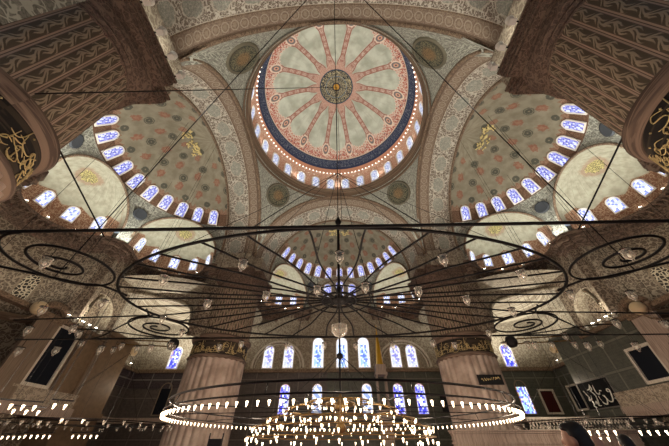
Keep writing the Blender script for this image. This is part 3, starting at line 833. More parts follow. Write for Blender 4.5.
# windows of the back wall
N_ = (0, -1, 0); Z_ = (0, 0, 1)
for x in (-3.5, .2, 3.55): put_window((x, YW - .02, 10.35), Z_, N_, (.95, 4.45, .12, .14, mPlaster, mGlassU))
for x in (-11.1, -8.0, 8.35, 10.75): put_window((x, YW - .02, 10.35), Z_, N_, (.85, 3.3, .12, .14, mPlaster, mGlassT))
for x, g in ((-8.0, mGlassL), (-3.4, mGlassP), (3.6, mGlassP), (8.0, mGlassL), (11.05, mGlassL)): put_window((x, YW - .02, 4.75), Z_, N_, (.8, 3.75, .12, .14, mGrilleFrame, g))
put_window((25.2, YW - .02, 4.75), Z_, N_, (.85, 4., .12, .14, mGrilleFrame, mGlassR)); put_window((25.2, YW - .02, 10.35), Z_, N_, (.9, 3.2, .12, .14, mPlaster, mGlassL))
put_window((-25.6, YW - .02, 10.35), Z_, N_, (.9, 3.2, .12, .14, mPlaster, mGlassL)); put_window((-25.2, YW - .02, 4.75), Z_, N_, (.85, 3.9, .12, .14, mGrilleFrame, mDark))
for x in (-2.2, 0, 2.2): put_window((x, YW - .02, 21.6), Z_, N_, (.75, 2.6 if x else 3.2, .12, .12, mPlaster, mGlassS))
for s in (-1, 1): put_window((s * 21.2, YW - .02, 14.6), Z_, N_, (.85, 2.4, .14, .12, mPlaster, mGlassD))
for xc in (-9.55, 9.55):
    b = MB()
    for r, q in ((3.9, .16), (3.45, .09)): b.tube([(xc + r * cos(t), YW - .05, 10.5 + r * sin(t) * .95) for t in lsp(0, pi, 32)], q, 6)
    struct(b.build('trim_back_arch', mPale, None, True))
# marble framed rectangular windows
def rect_window(c, nor, w, h, mp):
    WN[0] += 1; nor = Vector(nor); x = Vector((0, 0, 1)).cross(nor)
    b = MB(); f = .22
    for a0, a1, z0, z1 in ((-w - f, -w, -h - f, h + f), (w, w + f, -h - f, h + f), (-w, w, h, h + f), (-w, w, -h - f, -h)): b.box((a0, z0, 0), (a1, z1, .18))
    o = struct(b.build('window_%d' % WN[0], mPale)); p = MB(); p.box((-w, -h, 0), (w, h, .04)); p.build('pane', mp, o)
    m = Matrix((x, Vector((0, 0, 1)), nor)).transposed().to_4x4(); m.translation = Vector(c); o.matrix_world = m
mRedPane = simple('dark_red_curtained_pane', rgb(58, 20, 20), .4)
rect_window((28.4, YW - .03, 6.2), N_, .85, 1.2, mRedPane); rect_window((XW - .03, 23.0, 6.4), (-1, 0, 0), .85, 1.2, mDark); rect_window((XF - .12, 6.1, 6.7), (-1, 0, 0), 1.0, 1.1, mDark)
rect_window((-XF + .12, 6.2, 7.6), (1, 0, 0), 1.05, 2.1, mDark)

# ================================================================== UPPER IRON FRAME WITH GLASS LAMPS
FZ, EA, EB = 9.6, 15.4, 8.2
fr = empty('iron_chandelier_frame', (0, 0, FZ), 'huge black wrought iron oval frame with spokes and corner scrolls hanging under the dome', 'chandelier')
b = MB(); b.tube([(EA * cos(t), EB * sin(t), 0) for t in lsp(0, 2 * pi, 128)[:-1]], .085, 8, True); b.build('oval_ring', mIron, fr, True)
for y in (-8.3, 8.3):
    b = MB(); b.tube([(-24.6, y, .05), (-8, y, .0), (8, y, .0), (24.6, y, .05)], .085, 8); b.build('long_bar', mIron, fr, True)
b = MB(); b.tube([(1.25 * cos(t), 1.25 * sin(t), 0) for t in lsp(0, 2 * pi, 48)[:-1]], .09, 8, True)
b.tube([(2.3 * cos(t), 2.3 * sin(t), 0) for t in lsp(0, 2 * pi, 48)[:-1]], .05, 6, True)
b.lathe([(0, -.3), (.35, -.25), (.55, -.1), (.6, .05), (.4, .2), (.2, .5), (.16, 1.2), (.1, 1.3)], 24); b.build('hub', mIron, fr, True)
for k in range(32):
    t = 2 * pi * (k + .5) / 32
    # equal spacing along the oval
    tt = t
    ex, ey = EA * cos(tt), EB * sin(tt); L_ = math.hypot(ex, ey); nx, ny = -ey / L_, ex / L_; P = []
    for s in lsp(0, 1, 14):
        r = .5 + (L_ - .5) * s; w = .16 * sin(s * 2.5 * pi) * (1 if k % 2 else -1) * (1 - .3 * s)
        P.append((ex / L_ * r + nx * w, ey / L_ * r + ny * w, 0))
    b = MB(); b.tube(P, .058, 6); b.build('spoke', mIron, fr, True)
def spiral(cx, cy, r0, r1, a0, turns, n=72): return [(cx + (r0 + (r1 - r0) * s ** .75) * cos(a0 + 2 * pi * turns * s), cy + (r0 + (r1 - r0) * s ** .75) * sin(a0 + 2 * pi * turns * s), 0) for s in lsp(0, 1, n)]
for sx in (-1, 1):
    for sy in (-1, 1):
        sp = [(15.7 + .6 * min(1, s_ * 1.3) + r_ * cos(pi / 2 - 2 * pi * 2.6 * s_), 5.5 - .3 * s_ + r_ * sin(pi / 2 - 2 * pi * 2.6 * s_), 0) for s_ in lsp(0, 1, 90) for r_ in [2.75 + (1.45 - 2.75) * min(1, max(0, (s_ - .2) / .25)) - max(0, s_ - .45) / .55 * 1.15]]
        pts = [(sx * x, sy * y, 0) for x, y, z in sp]
        b = MB(); b.tube(pts, .07, 6); b.build('corner_scroll', mIron, fr, True)
        tail = [(14.9, 1.2), (15.6, 2.65), (16.6, 2.95), (17.6, 3.6), (19.9, 5.2), (22.3, 7.0), (24.5, 8.25)]
        b = MB(); b.tube([(sx * x, sy * y, 0) for x, y in smooth_path(tail, 4)], .07, 6); b.build('tail_bar', mIron, fr, True)
        b = MB(); b.tube([(sx * x, sy * y, .02) for x, y in smooth_path([(16.4, 8.25), (18.6, 7.6), (20.6, 6.4), (22.6, 5.6), (24.4, 5.4)], 4)], .05, 6); b.build('tail_bar', mIron, fr, True)
b = MB(); b.tube([(0, 0, .4), (0, 0, 7.4)], .11, 8); b.lathe([(.02, 7.2), (.22, 7.35), (.3, 7.6), (.2, 7.85), (.05, 8.2), (.01, 8.6)], 12); b.build('centre_post', mIron, fr, True)
cab = [((0, 0, 7.9), (0, 0, 38.3), .035), ((.35, -.3, 7.3), (.12, 0, 38.2), .025)]
cab += [((0, -.05, 7.6), (0, -14.6, 22.6), .03)]
cab += [((0, 0, 14.8), (sx * 4.2, sy * 8.25, 0), .03) for sx in (-1, 1) for sy in (-1, 1)]
cab += [((0, 0, 14.8), (sx * 13.4, sy * 4., 0), .02) for sx in (-1, 1) for sy in (-1, 1)]
cab += [((sx * 2, -14., 22.3), (sx * 18, -3.7, 0), .035) for sx in (-1, 1)]
cab += [((sx * 11.5, -12.2, 1.4), (sx * 11.8, -7.8, 0), .035) for sx in (-1, 1)]
cab += [((-10.8, -14.1, 1.6), (0, 0, 38.3), .03)]
for p, q, r in cab:
    b = MB(); b.tube([p, q], r, 5); b.build('suspension_cable', mIron, fr, True)
for x, y, zt in [(s * x, y, z) for s in (-1, 1) for x, y, z in ((15.4, 0, 31), (12.3, 5, 22), (14.8, -5.4, 26), (18.4, 4.4, 26), (18.2, -2.8, 27.5), (20.2, 2., 26), (19.4, 7.6, 23.5), (22.4, 0, 24.6), (23., 3., 24.2), (10.4, 6.1, 21), (21.2, -5, 24.5), (16.8, 2, 29))]:
    b = MB(); b.tube([(x, y, 0), (x, y, zt - FZ)], .016, 4); b.build('drop_wire', mIron, fr, True)
# clear glass lamps
g = MB(); g.lathe([(.02, -.62), (.07, -.6), (.05, -.54), (.13, -.46), (.2, -.36), (.23, -.24), (.19, -.12), (.2, -.02), (.25, .03)], 14)
lampm = g.build('glass_lamp', mLampGlass, None, True); gm = lampm.data; bpy.data.objects.remove(lampm)
g = MB(); g.tube([(0, 0, -.28), (0, 0, .62)], .018, 5); g.lathe([(0, .08), (.26, .05), (.27, .0), (.25, .03)], 12); g.lathe([(0, -.4), (.06, -.33), (.05, -.24), (0, -.2)], 8); lr = g.build('hanger', mIron, None); hm = lr.data; bpy.data.objects.remove(lr)
g = MB(); g.lathe([(0, -.42), (.05, -.38), (.07, -.3), (.05, -.22), (0, -.18)], 8); lr = g.build('oil_cup', mWhitePaint, None, True); cm = lr.data; bpy.data.objects.remove(lr)
LP = [(-15.1, -6.8), (-5.0, -6.3), (0.1, -6.9), (-4.6, -2.6), (-1.3, -3.3), (1.6, -3.6), (4.9, -3.0), (5.4, -6.5), (8.3, -1.7), (10.2, -4.9), (14.7, -2.2), (18.5, -2.1), (14.4, -6.8), (12.3, 0.4), (-8.8, -1.5), (-10.0, -4.8), (-13.3, 1.2), (-15.8, -1.7), (-20.8, -0.7), (-22., 4.1), (-23.8, 9.0), (-24., 6.9), (-22.4, 9.0), (-20.7, 7.7), (-13.3, 4.3), (-15.9, 7.5), (-19.8, 8.6), (-16.1, 8.4), (-9.2, 7.4), (-11.6, 8.3), (-5.1, 8.3), (-1.5, 8.1), (1.5, 8.3), (5.0, 8.3), (8.6, 7.6), (10.8, 8.3), (12.6, 5.0), (15.5, 8.4), (19.9, 8.4), (19.5, 5.9), (24.2, 8.2), (22., 8.4), (17.6, 8.3)]
def link(name, me, par, loc):
    o = bpy.data.objects.new(name, me); C.objects.link(o); o.parent = par; o.location = loc; return o
for x, y in LP:
    o = link('glass_lamp', gm, fr, (x, y, -.6)); link('hanger', hm, o, (0, 0, 0)); link('oil_cup', cm, o, (0, 0, 0))
# stays running from the frame down to the side galleries, with lamps hung along them
for sx in (-1, 1):
    for p, q in (((12.5, 8.3, 0), (24.4, 1.9, -1.95)), ((14.9, 2.4, 0), (24.4, .9, -.85))):
        P = Vector((sx * p[0], p[1], p[2])); Q = Vector((sx * q[0], q[1], q[2])); b = MB(); b.tube([P, Q], .055, 6); b.build('stay_rod', mIron, fr, True)
        for t in ((.35, .6, .8, .95) if p[1] > 5 else (.55, .85)):
            o = link('glass_lamp', gm, fr, P.lerp(Q, t) - Vector((0, 0, .6))); link('hanger', hm, o, (0, 0, 0)); link('oil_cup', cm, o, (0, 0, 0))
# bowl under the hub
g = MB(); g.lathe([(.02, -.55), (.1, -.52), (.08, -.42), (.3, -.36), (.5, -.15), (.55, .1), (.5, .25), (.53, .3)], 24); bw = g.build('glass_bowl', mLampGlass, fr, True, (0, 0, -2.1))
b = MB(); b.tube([(0, 0, -.2), (0, 0, -6.3)], .06, 8); b.lathe([(.05, -3.9), (.2, -3.8), (.2, -3.6), (.05, -3.5)], 10); b.build('lower_stem', mIron, fr, True)

# ================================================================== LIT CHANDELIERS
g = MB(); g.lathe([(.0, -.1), (.012, -.09), (.024, -.04), (.042, .03), (.036, .055), (.0, .06)], 8); t_ = g.build('lit_lamp', mBulb, None, True); bm_ = t_.data; bpy.data.objects.remove(t_)
def lit_many(root, pos, nmax=100):
    cam = Vector((.1, -17.74, 1.6))
    base = Vector(root.location)
    pos = sorted(pos, key=lambda p: (Vector(p) + base - cam).length)
    for p in pos[:nmax]: link('lit_lamp', bm_, root, p)
    if pos[nmax:]:
        g = MB(); vs = [v.co.copy() for v in bm_.vertices]; fs = [tuple(p.vertices) for p in bm_.polygons]
        for p in pos[nmax:]: g.add([v + Vector(p) for v in vs], fs)
        o = g.build('far_lamps', mBulb, root, True); o['kind'] = 'stuff'
RC = 8.75
rc = empty('ring_chandelier', (0, 0, 2.6), 'wide low iron ring chandelier edged with a single row of lit glass lamps', 'chandelier')
for r, z, q, n in ((RC, .2, .03, 'lamp_ring'), (RC - .1, .55, .04, 'upper_rail')):
    b = MB(); b.tube([(r * cos(t), r * sin(t), z) for t in lsp(0, 2 * pi, 128)[:-1]], q, 6, True); b.build(n, mIron, rc, True)
for k in range(12):
    t = 2 * pi * (k + .5) / 12
    b = MB(); b.tube([(RC * cos(t), RC * sin(t), .2), (RC * .5 * cos(t), RC * .5 * sin(t), .35), (.3 * cos(t), .3 * sin(t), .5)], .02, 5); b.build('radial_rod', mIron, rc, True)
    b = MB(); b.tube([((RC - .1) * cos(t), (RC - .1) * sin(t), .55), (RC * cos(t), RC * sin(t), .2)], .02, 5); b.build('strut', mIron, rc, True)
lit_many(rc, [(RC * cos(t), RC * sin(t), 0) for t in (2 * pi * (i + .5) / 144 for i in range(144))])
tc = empty('tiered_chandelier', (0, 0, 2.2), 'tiered brass chandelier crowded with lit lamps at the centre of the low ring', 'chandelier')
TIER = ((4.85, -.42, 34), (4.7, -.05, 46), (4.0, .3, 38), (3.1, .75, 30), (2.2, .45, 22), (1.7, 1.15, 16), (.8, 1.0, 8))
pos = []
for r, z, n in TIER:
    b = MB(); b.tube([(r * cos(t), r * sin(t), z + .17) for t in lsp(0, 2 * pi, 64)[:-1]], .03, 6, True); b.build('tier_ring', mBrass, tc, True)
    pos += [((r + random.uniform(-.18, .18)) * cos(t), (r + random.uniform(-.18, .18)) * sin(t), z + random.uniform(-.12, .1)) for t in (2 * pi * (i + .3 * r) / n for i in range(n))]
lit_many(tc, pos)
for k in range(8):
    t = 2 * pi * k / 8
    b = MB(); b.tube([(4.7 * cos(t), 4.7 * sin(t), .12), (3.1 * cos(t), 3.1 * sin(t), .92), (1.7 * cos(t), 1.7 * sin(t), 1.3), (.1 * cos(t), .1 * sin(t), 1.5)], .025, 5); b.build('arm', mBrass, tc, True)
    b = MB(); b.tube([(4.0 * cos(t + .2), 4.0 * sin(t + .2), .5), (.12 * cos(t), .12 * sin(t), 3.7)], .016, 4); b.build('stay_wire', mIron, tc, True)
b = MB(); b.lathe([(0, -.2), (.12, -.1), (.3, .1), (.18, .4), (.1, .8), (.34, 1.0), (.3, 1.2), (.12, 1.4), (.06, 1.7), (.0, 1.75)], 20); b.build('brass_stem', mBrass, tc, True)

def lamp_bar(loc, rz, n, label, gap=.28, wires=7.):
    r = empty('lamp_bar', loc, label, 'lamp', None, rz)
    b = MB(); L_ = gap * (n - 1) + .3; b.tube([(-L_ / 2, 0, .17), (L_ / 2, 0, .17)], .025, 6)
    for x in (-L_ / 2, L_ / 2): b.tube([(x, 0, .17), (x, 0, wires)], .007, 4)
    b.build('bar', mBlack, r)
    for i in range(n): link('lit_lamp', bm_, r, ((i - (n - 1) / 2) * gap, 0, 0))
    return r
lamp_bar((-14.2, .4, 2.02), .2, 5, 'row of five lit lamps nearest the left pier foot, lower left', .3)
lamp_bar((-16.8, .3, 2.02), .2, 5, 'second lit lamp row from the left pier foot, lower left', .3)
lamp_bar((-19.9, 1.9, 2.02), .2, 4, 'lit lamp row at the very lower left corner', .3)
lamp_bar((-10.9, -7.4, 2.62), .9, 4, 'big row of glowing lamps closest to the left edge of the picture', .3)
lamp_bar((-12.2, -5.7, 2.62), .9, 3, 'bright lamp row behind the closest lamps at left', .36)
lamp_bar((-9.7, -7.1, 2.66), .9, 2, 'pair of glowing lamps just right of the closest left row', .3)
lamp_bar((10.6, -4.1, 2.02), -.2, 4, 'row of four lit lamps above the heads of the visitors', .3)
lamp_bar((11.4, -3.0, 1.84), -.2, 2, 'pair of lit lamps low between the visitors', .3)
lamp_bar((12.8, -4.1, 2.02), -.2, 5, 'row of five lit lamps at the lower right edge', .3)
# rings of small unlit glass lamps at both sides
gs = MB(); gs.lathe([(.0, -.14), (.04, -.12), (.07, 0), (.09, .1)], 8); t_ = gs.build('small_glass_lamp', mLampGlass, None, True); sm_ = t_.data; bpy.data.objects.remove(t_)
gs = MB(); gs.lathe([(0, -.1), (.035, -.06), (.0, .0)], 6); t_ = gs.build('oil_cup', mWhitePaint, None, True); so_ = t_.data; bpy.data.objects.remove(t_)
for s, lab in ((-1, 'iron ring hung with small unlit glass lamps, beyond the left lamp rows'), (1, 'iron ring hung with small unlit glass lamps, behind the visitors at right')):
    r = empty('glass_lamp_ring', (s * 18.4, 6.2, 2.75), lab, 'chandelier')
    b = MB()
    for q in (5.2, 3.4): b.tube([(q * cos(t), q * sin(t), .15) for t in lsp(0, 2 * pi, 48)[:-1]], .03, 5, True)
    for k in range(4): b.tube([(5.2 * cos(k * pi / 2), 5.2 * sin(k * pi / 2), .15), (0, 0, 5.)], .012, 4)
    b.build('ring', mIron, r)
    for q, n in ((5.2, 30), (3.4, 18)):
        for i in range(n):
            t = 2 * pi * i / n; o = link('small_glass_lamp', sm_, r, (q * cos(t), q * sin(t), random.uniform(-.1, .05))); link('oil_cup', so_, o, (0, 0, 0))

# ================================================================== FLOODLIGHTS ON THE CORNICES
fh = MB(); fh.box((-.13, -.1, 0), (.13, .1, .06)); fh.lathe([(.05, .06), (.05, .12), (.13, .16), (.15, .3), (.12, .3)], 12); t_ = fh.build('housing', mWhitePaint, None); fhm = t_.data; bpy.data.objects.remove(t_)
fl = MB(); fl.lathe([(.14, .27), (.13, .33), (.0, .36)], 12); t_ = fl.build('lens', mFlood, None, True); flm = t_.data; bpy.data.objects.remove(t_)
def flood(p, label, group):
    o = empty('floodlight', p, label, 'light', group); h = link('housing', fhm, o, (0, 0, 0)); link('lens', flm, o, (0, 0, 0)); return o
ORD = ['first', 'second', 'third', 'fourth', 'fifth', 'sixth']
WH = {'left exedra 1': 'left central half dome', 'left exedra 0': 'left far half dome', 'right exedra 1': 'right central half dome', 'right exedra 2': 'right far half dome', 'far exedra 0': 'half dome behind right pier', 'far exedra 2': 'half dome behind left pier', 'left exedra 2': 'left near half dome', 'right exedra 0': 'right near half dome'}
cnt = {}
for p, tgt, key in LAMP:
    if key in ('left exedra 2', 'right exedra 0'): continue
    cnt[key] = cnt.get(key, 0) + 1
    flood(p, '%s of six floodlights on the cornice of the %s' % (ORD[cnt[key] - 1], WH[key]), 'cornice floodlights, ' + WH[key])
for s, w in ((-1, 'left'), (1, 'right')):
    for i, y in enumerate((-15.5, -14.2, -13., -11.95)):
        fo_ = flood((s * 9.7, y, 18.95), '%s floodlight from the frame edge on the near %s pier cornice' % (ORD[i], w), 'near %s pier floodlights' % w)
        b = MB(); b.tube([(0, 0, .05), (s * .35, 0, .05)], .03, 5); b.build('bracket_arm', mIron, fo_); fo_.scale = (1.5, 1.5, 1.5)
    # globe lamps and projector bars
    g = empty('globe_lamp', (s * 24.4, 1.9 if s < 0 else 3.2, 10.1), 'large tan glass globe on a bracket beside the %s gallery arch' % w, 'lamp')
    b = MB(); b.lathe([(.52 * sin(t) + .001, -.52 * cos(t)) for t in lsp(0, pi, 16)], 24); b.build('globe', mGlobe, g, True)
    b = MB(); b.tube([(0, 0, -.55), (s * .1, -.2, -.9), (s * .6, -.5, -1.1), (s * .9, -.6, -1.1)], .07, 6); b.build('bracket', mMould, g)
    g = empty('projector_bar', (s * 20.0, 9.1, 9.35), 'pair of thin rails ending in a black projector ball beside the far %s pier' % w, 'light')
    for dz in (0, .45):
        b = MB(); b.tube([(s * 2.4, 0, dz), (-s * 2.3, .9, dz)], .06, 6); b.build('rail', mBrass, g)
    b = MB(); b.lathe([(.02, -.55), (.35, -.48), (.52, -.2), (.55, .1), (.4, .45), (.1, .55), (.01, .56)], 20, (-s * 2.7, 1.0, .22)); b.build('projector_ball', mBlack, g, True)
    for k in range(6):
        p = (s * (24.8 - .55 * 0), 4.9 + k * .85, 10.38)
        flood(p, '%s small lamp from the near end along the %s gallery ledge' % (ORD[k], w), 'lamps on the %s gallery ledge' % w)
    for k in range(5):
        flood((s * 30.2, 16.2 + k * 1.6, 10.32), '%s small lamp from the wall pier on the %s corner cornice' % (ORD[k], w), 'lamps on the %s corner cornice' % w)
    g = empty('hanging_disc_lamp', (s * 26.2, 16.6, 10.6), 'small round hanging lamp in the %s corner bay' % w, 'lamp')
    b = MB(); b.lathe([(.01, -.5), (.45, -.4), (.6, -.1), (.45, .25), (.1, .4), (.02, .5)], 20); b.build('shade', mGlobe, g, True)
    b = MB(); b.tube([(0, 0, .4), (0, 0, 5)], .02, 5); b.build('cord', mIron, g)

# ================================================================== FURNITURE
mp = empty('marble_tribune', (0, 0, 0), 'low marble tribune with pierced balustrade at the foot of the right pier', 'tribune')
b = MB(); b.box((9.4, 10.4, 0), (24.6, 11., 2.3)); b.box((17.2, 11., 0), (24.6, 16., 2.3))
for k, (z, d) in enumerate(((2.3, .06), (2.42, .14), (2.54, .2), (2.0, .05), (1.75, .1))): b.box((9.4 - d, 10.4 - d, z), (24.6, 11., z + .1))
b.build('base', mMarble, mp)
b = MB(); b.box((16.0, 10.35, 3.35), (24.6, 10.6, 3.5)); b.box((16.0, 10.35, 2.6), (24.6, 10.6, 2.7))
n = 30
for i in range(n):
    x0 = 16 + i * 8.6 / n; x1 = 16 + (i + 1) * 8.6 / n
    b.tube([(x0, 10.47, 2.68), (x1, 10.47, 3.38)], .035, 4); b.tube([(x1, 10.47, 2.68), (x0, 10.47, 3.38)], .035, 4)
b.build('pierced_balustrade', mPale, mp)
mb_ = empty('minbar', (5.55, 23.2, 0), 'slender pulpit with tall gilded conical spire right of the central windows', 'pulpit')
b = MB(); b.box((-.75, -.75, 0), (.75, .75, 5.)); b.box((-.9, -.9, 4.8), (.9, .9, 5.1)); b.build('pulpit_body', mMarble, mb_)
b = MB()
for x in (-.6, .6):
    for y in (-.6, .6): b.lathe([(.12, 5.1), (.1, 8.8), (.16, 9.0)], 10, (x, y, 0))
b.box((-.85, -.85, 9.), (.85, .85, 9.3)); b.box((-.7, -.7, 9.3), (.7, .7, 10.3)); b.build('canopy', mMarble, mb_)
b = MB(); b.lathe([(.62, 10.3), (.5, 10.6), (.46, 11), (.3, 13), (.12, 14.6), (.03, 15.2), (.1, 15.4), (.02, 15.9)], 8); b.build('gilded_spire', mGold, mb_)
pl = MB(); pl.box((-1.15, -.06, -.42), (1.15, .06, .42)); po = pl.build('plaque', mBlack, None, False, (14.3, 10.93, 6.4)); tag(po, 'dark rectangular inscription plaque fixed to the right pier shaft', 'plaque')
s_ = MB()
for k in range(7): s_.tube([(-.85 + .26 * k + .2 * t, -.08, .1 * sin(5 * t + k) + .02 * k % .2) for t in lsp(0, 1, 6)], .03, 4)
s_.build('gilded_writing', mGoldPaint, po)
bb = MB(); bb.box((-.85, -.08, -1.), (.85, .08, 1.)); bo = bb.build('notice_board', mBlack, None, False, (14.5, 25.22, 6.05)); tag(bo, 'black square board on the back wall left of the right pier', 'board')
# script panel on the right wall pier
sp_ = empty('script_panel', (25.36, 13.0, 5.5), 'black square panel with large white flowing script hanging on the right wall pier', 'panel')
b = MB(); b.box((-.05, -2.0, -1.15), (.05, 2.0, 1.15)); b.build('board', simple('black_board', rgb(14, 15, 18), .8, 0, .1), sp_)
b = MB()
for y0, y1, z0, z1 in ((-2.08, 2.08, 1.1, 1.2), (-2.08, 2.08, -1.2, -1.1), (-2.08, -1.98, -1.2, 1.2), (1.98, 2.08, -1.2, 1.2)): b.box((-.1, y0, z0), (.06, y1, z1))
b.build('frame', simple('thin_grey_frame', rgb(96, 92, 86), .5), sp_)
# strokes traced from the panel (u left->right 0..1, v down 0..1)
ST = [[(.16, .30), (.20, .42), (.24, .55), (.20, .66), (.30, .62), (.33, .50)], [(.24, .62), (.30, .75), (.26, .86), (.34, .92)], [(.30, .30), (.40, .28), (.46, .14)], [(.46, .12), (.47, .30), (.38, .36)],
      [(.40, .34), (.48, .52), (.47, .60)], [(.56, .18), (.55, .42), (.62, .52), (.66, .44)], [(.48, .60), (.44, .84)], [(.56, .56), (.60, .80), (.70, .86), (.76, .70), (.70, .56)],
      [(.74, .56), (.80, .78), (.90, .80), (.96, .62), (.98, .44), (.92, .40), (.90, .48), (.98, .50)], [(.34, .82), (.40, .72), (.42, .86), (.50, .88)], [(.68, .40), (.74, .42)], [(1.0, .72), (1.05, .74)]]
b = MB()
for P in ST:
    Q = smooth_path(P, 6); n = len(Q)
    b.tube([(-.07, 2.2 - 3.85 * q[0], 1.15 - 2.35 * q[1]) for q in Q], [.02 + .036 * sin(pi * (i + .5) / n) for i in range(n)], 6)
b.build('white_script', mWhitePaint, sp_, True)
# black stand near the left pier
st = empty('black_screen_stand', (-3.85, -7.4, 0), 'top of a black screen standing between two posts near the left pier foot', 'screen')
b = MB(); b.box((-.2, -.04, .9), (.2, .04, 1.78)); b.build('screen', mBlack, st)
for x in (-.21, .21):
    b = MB(); b.tube([(x, 0, 0), (x, 0, 1.92)], [.03, .02], 8); b.box((x - .04, -.3, 0), (x + .04, .3, .05)); b.build('post', mBlack, st)

# ================================================================== PEOPLE
mSkin = simple('skin', rgb(176, 128, 102), .55); mHair = simple('dark_hair', rgb(26, 20, 18), .55); mCap2 = simple('tan_headscarf', rgb(176, 134, 112), .85)
def ell(bm, c, r, rot=None):
    m = Matrix.Translation(c) @ (rot or Matrix()) @ Matrix.Diagonal((*r, 1)); bmesh.ops.create_uvsphere(bm, u_segments=20, v_segments=14, radius=1, matrix=m)
def limb(bm, pts, rad):
    t = MB(); P = []; Q = []
    for i in range(len(pts) - 1):
        for k in range(5):
            s = k / 5; P.append(Vector(pts[i]).lerp(Vector(pts[i + 1]), s)); Q.append(rad[i] + (rad[i + 1] - rad[i]) * s)
    P.append(pts[-1]); Q.append(rad[-1]); t.tube(P, Q, 12)
    vs = [bm.verts.new(v) for v in t.v]
    for f in t.f: bm.faces.new([vs[i] for i in f])
    for p, r in zip(pts, rad): ell(bm, p, (r, r, r))
def remesh(bm, name, mat, vox, parent):
    me = bpy.data.meshes.new(name); bm.to_mesh(me); bm.free(); me.materials.append(mat)
    o = bpy.data.objects.new(name, me); C.objects.link(o)
    r = o.modifiers.new('r', 'REMESH'); r.mode = 'VOXEL'; r.voxel_size = vox; r.use_smooth_shade = True
    s = o.modifiers.new('s', 'SMOOTH'); s.factor = .5; s.iterations = 4
    o.parent = parent; return o
def person(loc, rz, label, h, hair, coat, trous, scarf=False):
    """faces local +Y; height h"""
    root = empty('person', loc, label, 'person', None, rz); k = h / 1.75
    S = lambda *p: tuple(q * k for q in p)
    bm = bmesh.new()
    ell(bm, S(0, 0, 1.63), S(.076, .095, .115)); ell(bm, S(0, .035, 1.565), S(.056, .062, .062)); ell(bm, S(0, .1, 1.615), S(.014, .02, .022)); ell(bm, S(0, .09, 1.57), S(.026, .014, .01))
    for s in (-1, 1):
        ell(bm, S(s * .078, -.005, 1.62), S(.012, .02, .032)); ell(bm, S(s * .03, .082, 1.638), S(.013, .012, .009))
    limb(bm, [S(0, -.015, 1.42), S(0, .0, 1.55)], [.062 * k, .052 * k])
    ell(bm, S(0, 0, 1.28), S(.17, .105, .17)); ell(bm, S(0, 0, 1.08), S(.145, .095, .17)); ell(bm, S(0, 0, .93), S(.165, .11, .13))
    for s in (-1, 1):
        limb(bm, [S(s * .16, 0, 1.4), S(s * .235, -.02, 1.12), S(s * .24, .06, .87)], [.055 * k, .044 * k, .03 * k])
        ell(bm, S(s * .24, .08, .80), S(.018, .036, .05))
        for f, (dy, ln) in enumerate(((.108, .055), (.09, .072), (.072, .068), (.055, .052))): limb(bm, [S(s * .24, dy, .765), S(s * .236, dy + .012, .765 - ln * .55), S(s * .222, dy + .016, .765 - ln)], [.0095 * k, .0085 * k, .0075 * k])
        limb(bm, [S(s * .232, .112, .81), S(s * .222, .135, .775), S(s * .214, .14, .75)], [.011 * k, .0095 * k, .008 * k])
        limb(bm, [S(s * .09, 0, .88), S(s * .1, .015, .48), S(s * .105, -.02, .09)], [.088 * k, .056 * k, .04 * k])
        ell(bm, S(s * .108, .05, .045), S(.045, .12, .042))
    remesh(bm, 'body', mSkin, .011, root)
    bm = bmesh.new()
    if scarf:
        ell(bm, S(0, -.012, 1.645), S(.094, .112, .118)); ell(bm, S(0, -.02, 1.49), S(.11, .1, .11))
    else:
        ell(bm, S(0, -.028, 1.66), S(.086, .088, .104)); ell(bm, S(0, -.05, 1.6), S(.082, .07, .1)); ell(bm, S(0, .02, 1.715), S(.07, .065, .04))
    remesh(bm, 'headscarf' if scarf else 'hair', hair, .012, root)
    bm = bmesh.new()
    limb(bm, [S(0, -.01, 1.38), S(0, -.01, 1.44)], [.1 * k, .072 * k]); ell(bm, S(0, 0, 1.28), S(.192, .125, .185)); ell(bm, S(0, 0, 1.08), S(.165, .115, .19)); ell(bm, S(0, 0, .9), S(.182, .13, .13))
    for s in (-1, 1): limb(bm, [S(s * .165, 0, 1.395), S(s * .238, -.02, 1.12), S(s * .242, .055, .89)], [.068 * k, .056 * k, .044 * k])
    remesh(bm, 'jacket', coat, .014, root)
    bm = bmesh.new()
    for s in (-1, 1): limb(bm, [S(s * .09, 0, .9), S(s * .1, .015, .48), S(s * .105, -.02, .1)], [.105 * k, .075 * k, .062 * k])
    remesh(bm, 'trousers', trous, .014, root)
    for s in (-1, 1):
        bm = bmesh.new(); ell(bm, S(s * .108, .05, .05), S(.052, .135, .05)); remesh(bm, 'shoe', mBlack, .012, root)
    return root
mCoatA = simple('black_jacket', rgb(28, 27, 30), .8); mCoatB = simple('brown_coat', rgb(84, 66, 54), .85); mTr = simple('dark_trousers', rgb(36, 36, 42), .85)
person((2.16, -14.72, 0), .75, 'tallest visitor with dark hair standing at the lower right, seen from behind', 1.765, mHair, mCoatA, mTr)
person((3.55, -13.05, 0), -.3, 'visitor with tan headscarf standing between the two dark haired visitors', 1.70, mCap2, mCoatB, mTr, True)
person((4.15, -12.8, 0), -.2, 'shorter visitor with dark hair standing farthest right at the lower edge', 1.725, mHair, mCoatB, mTr)

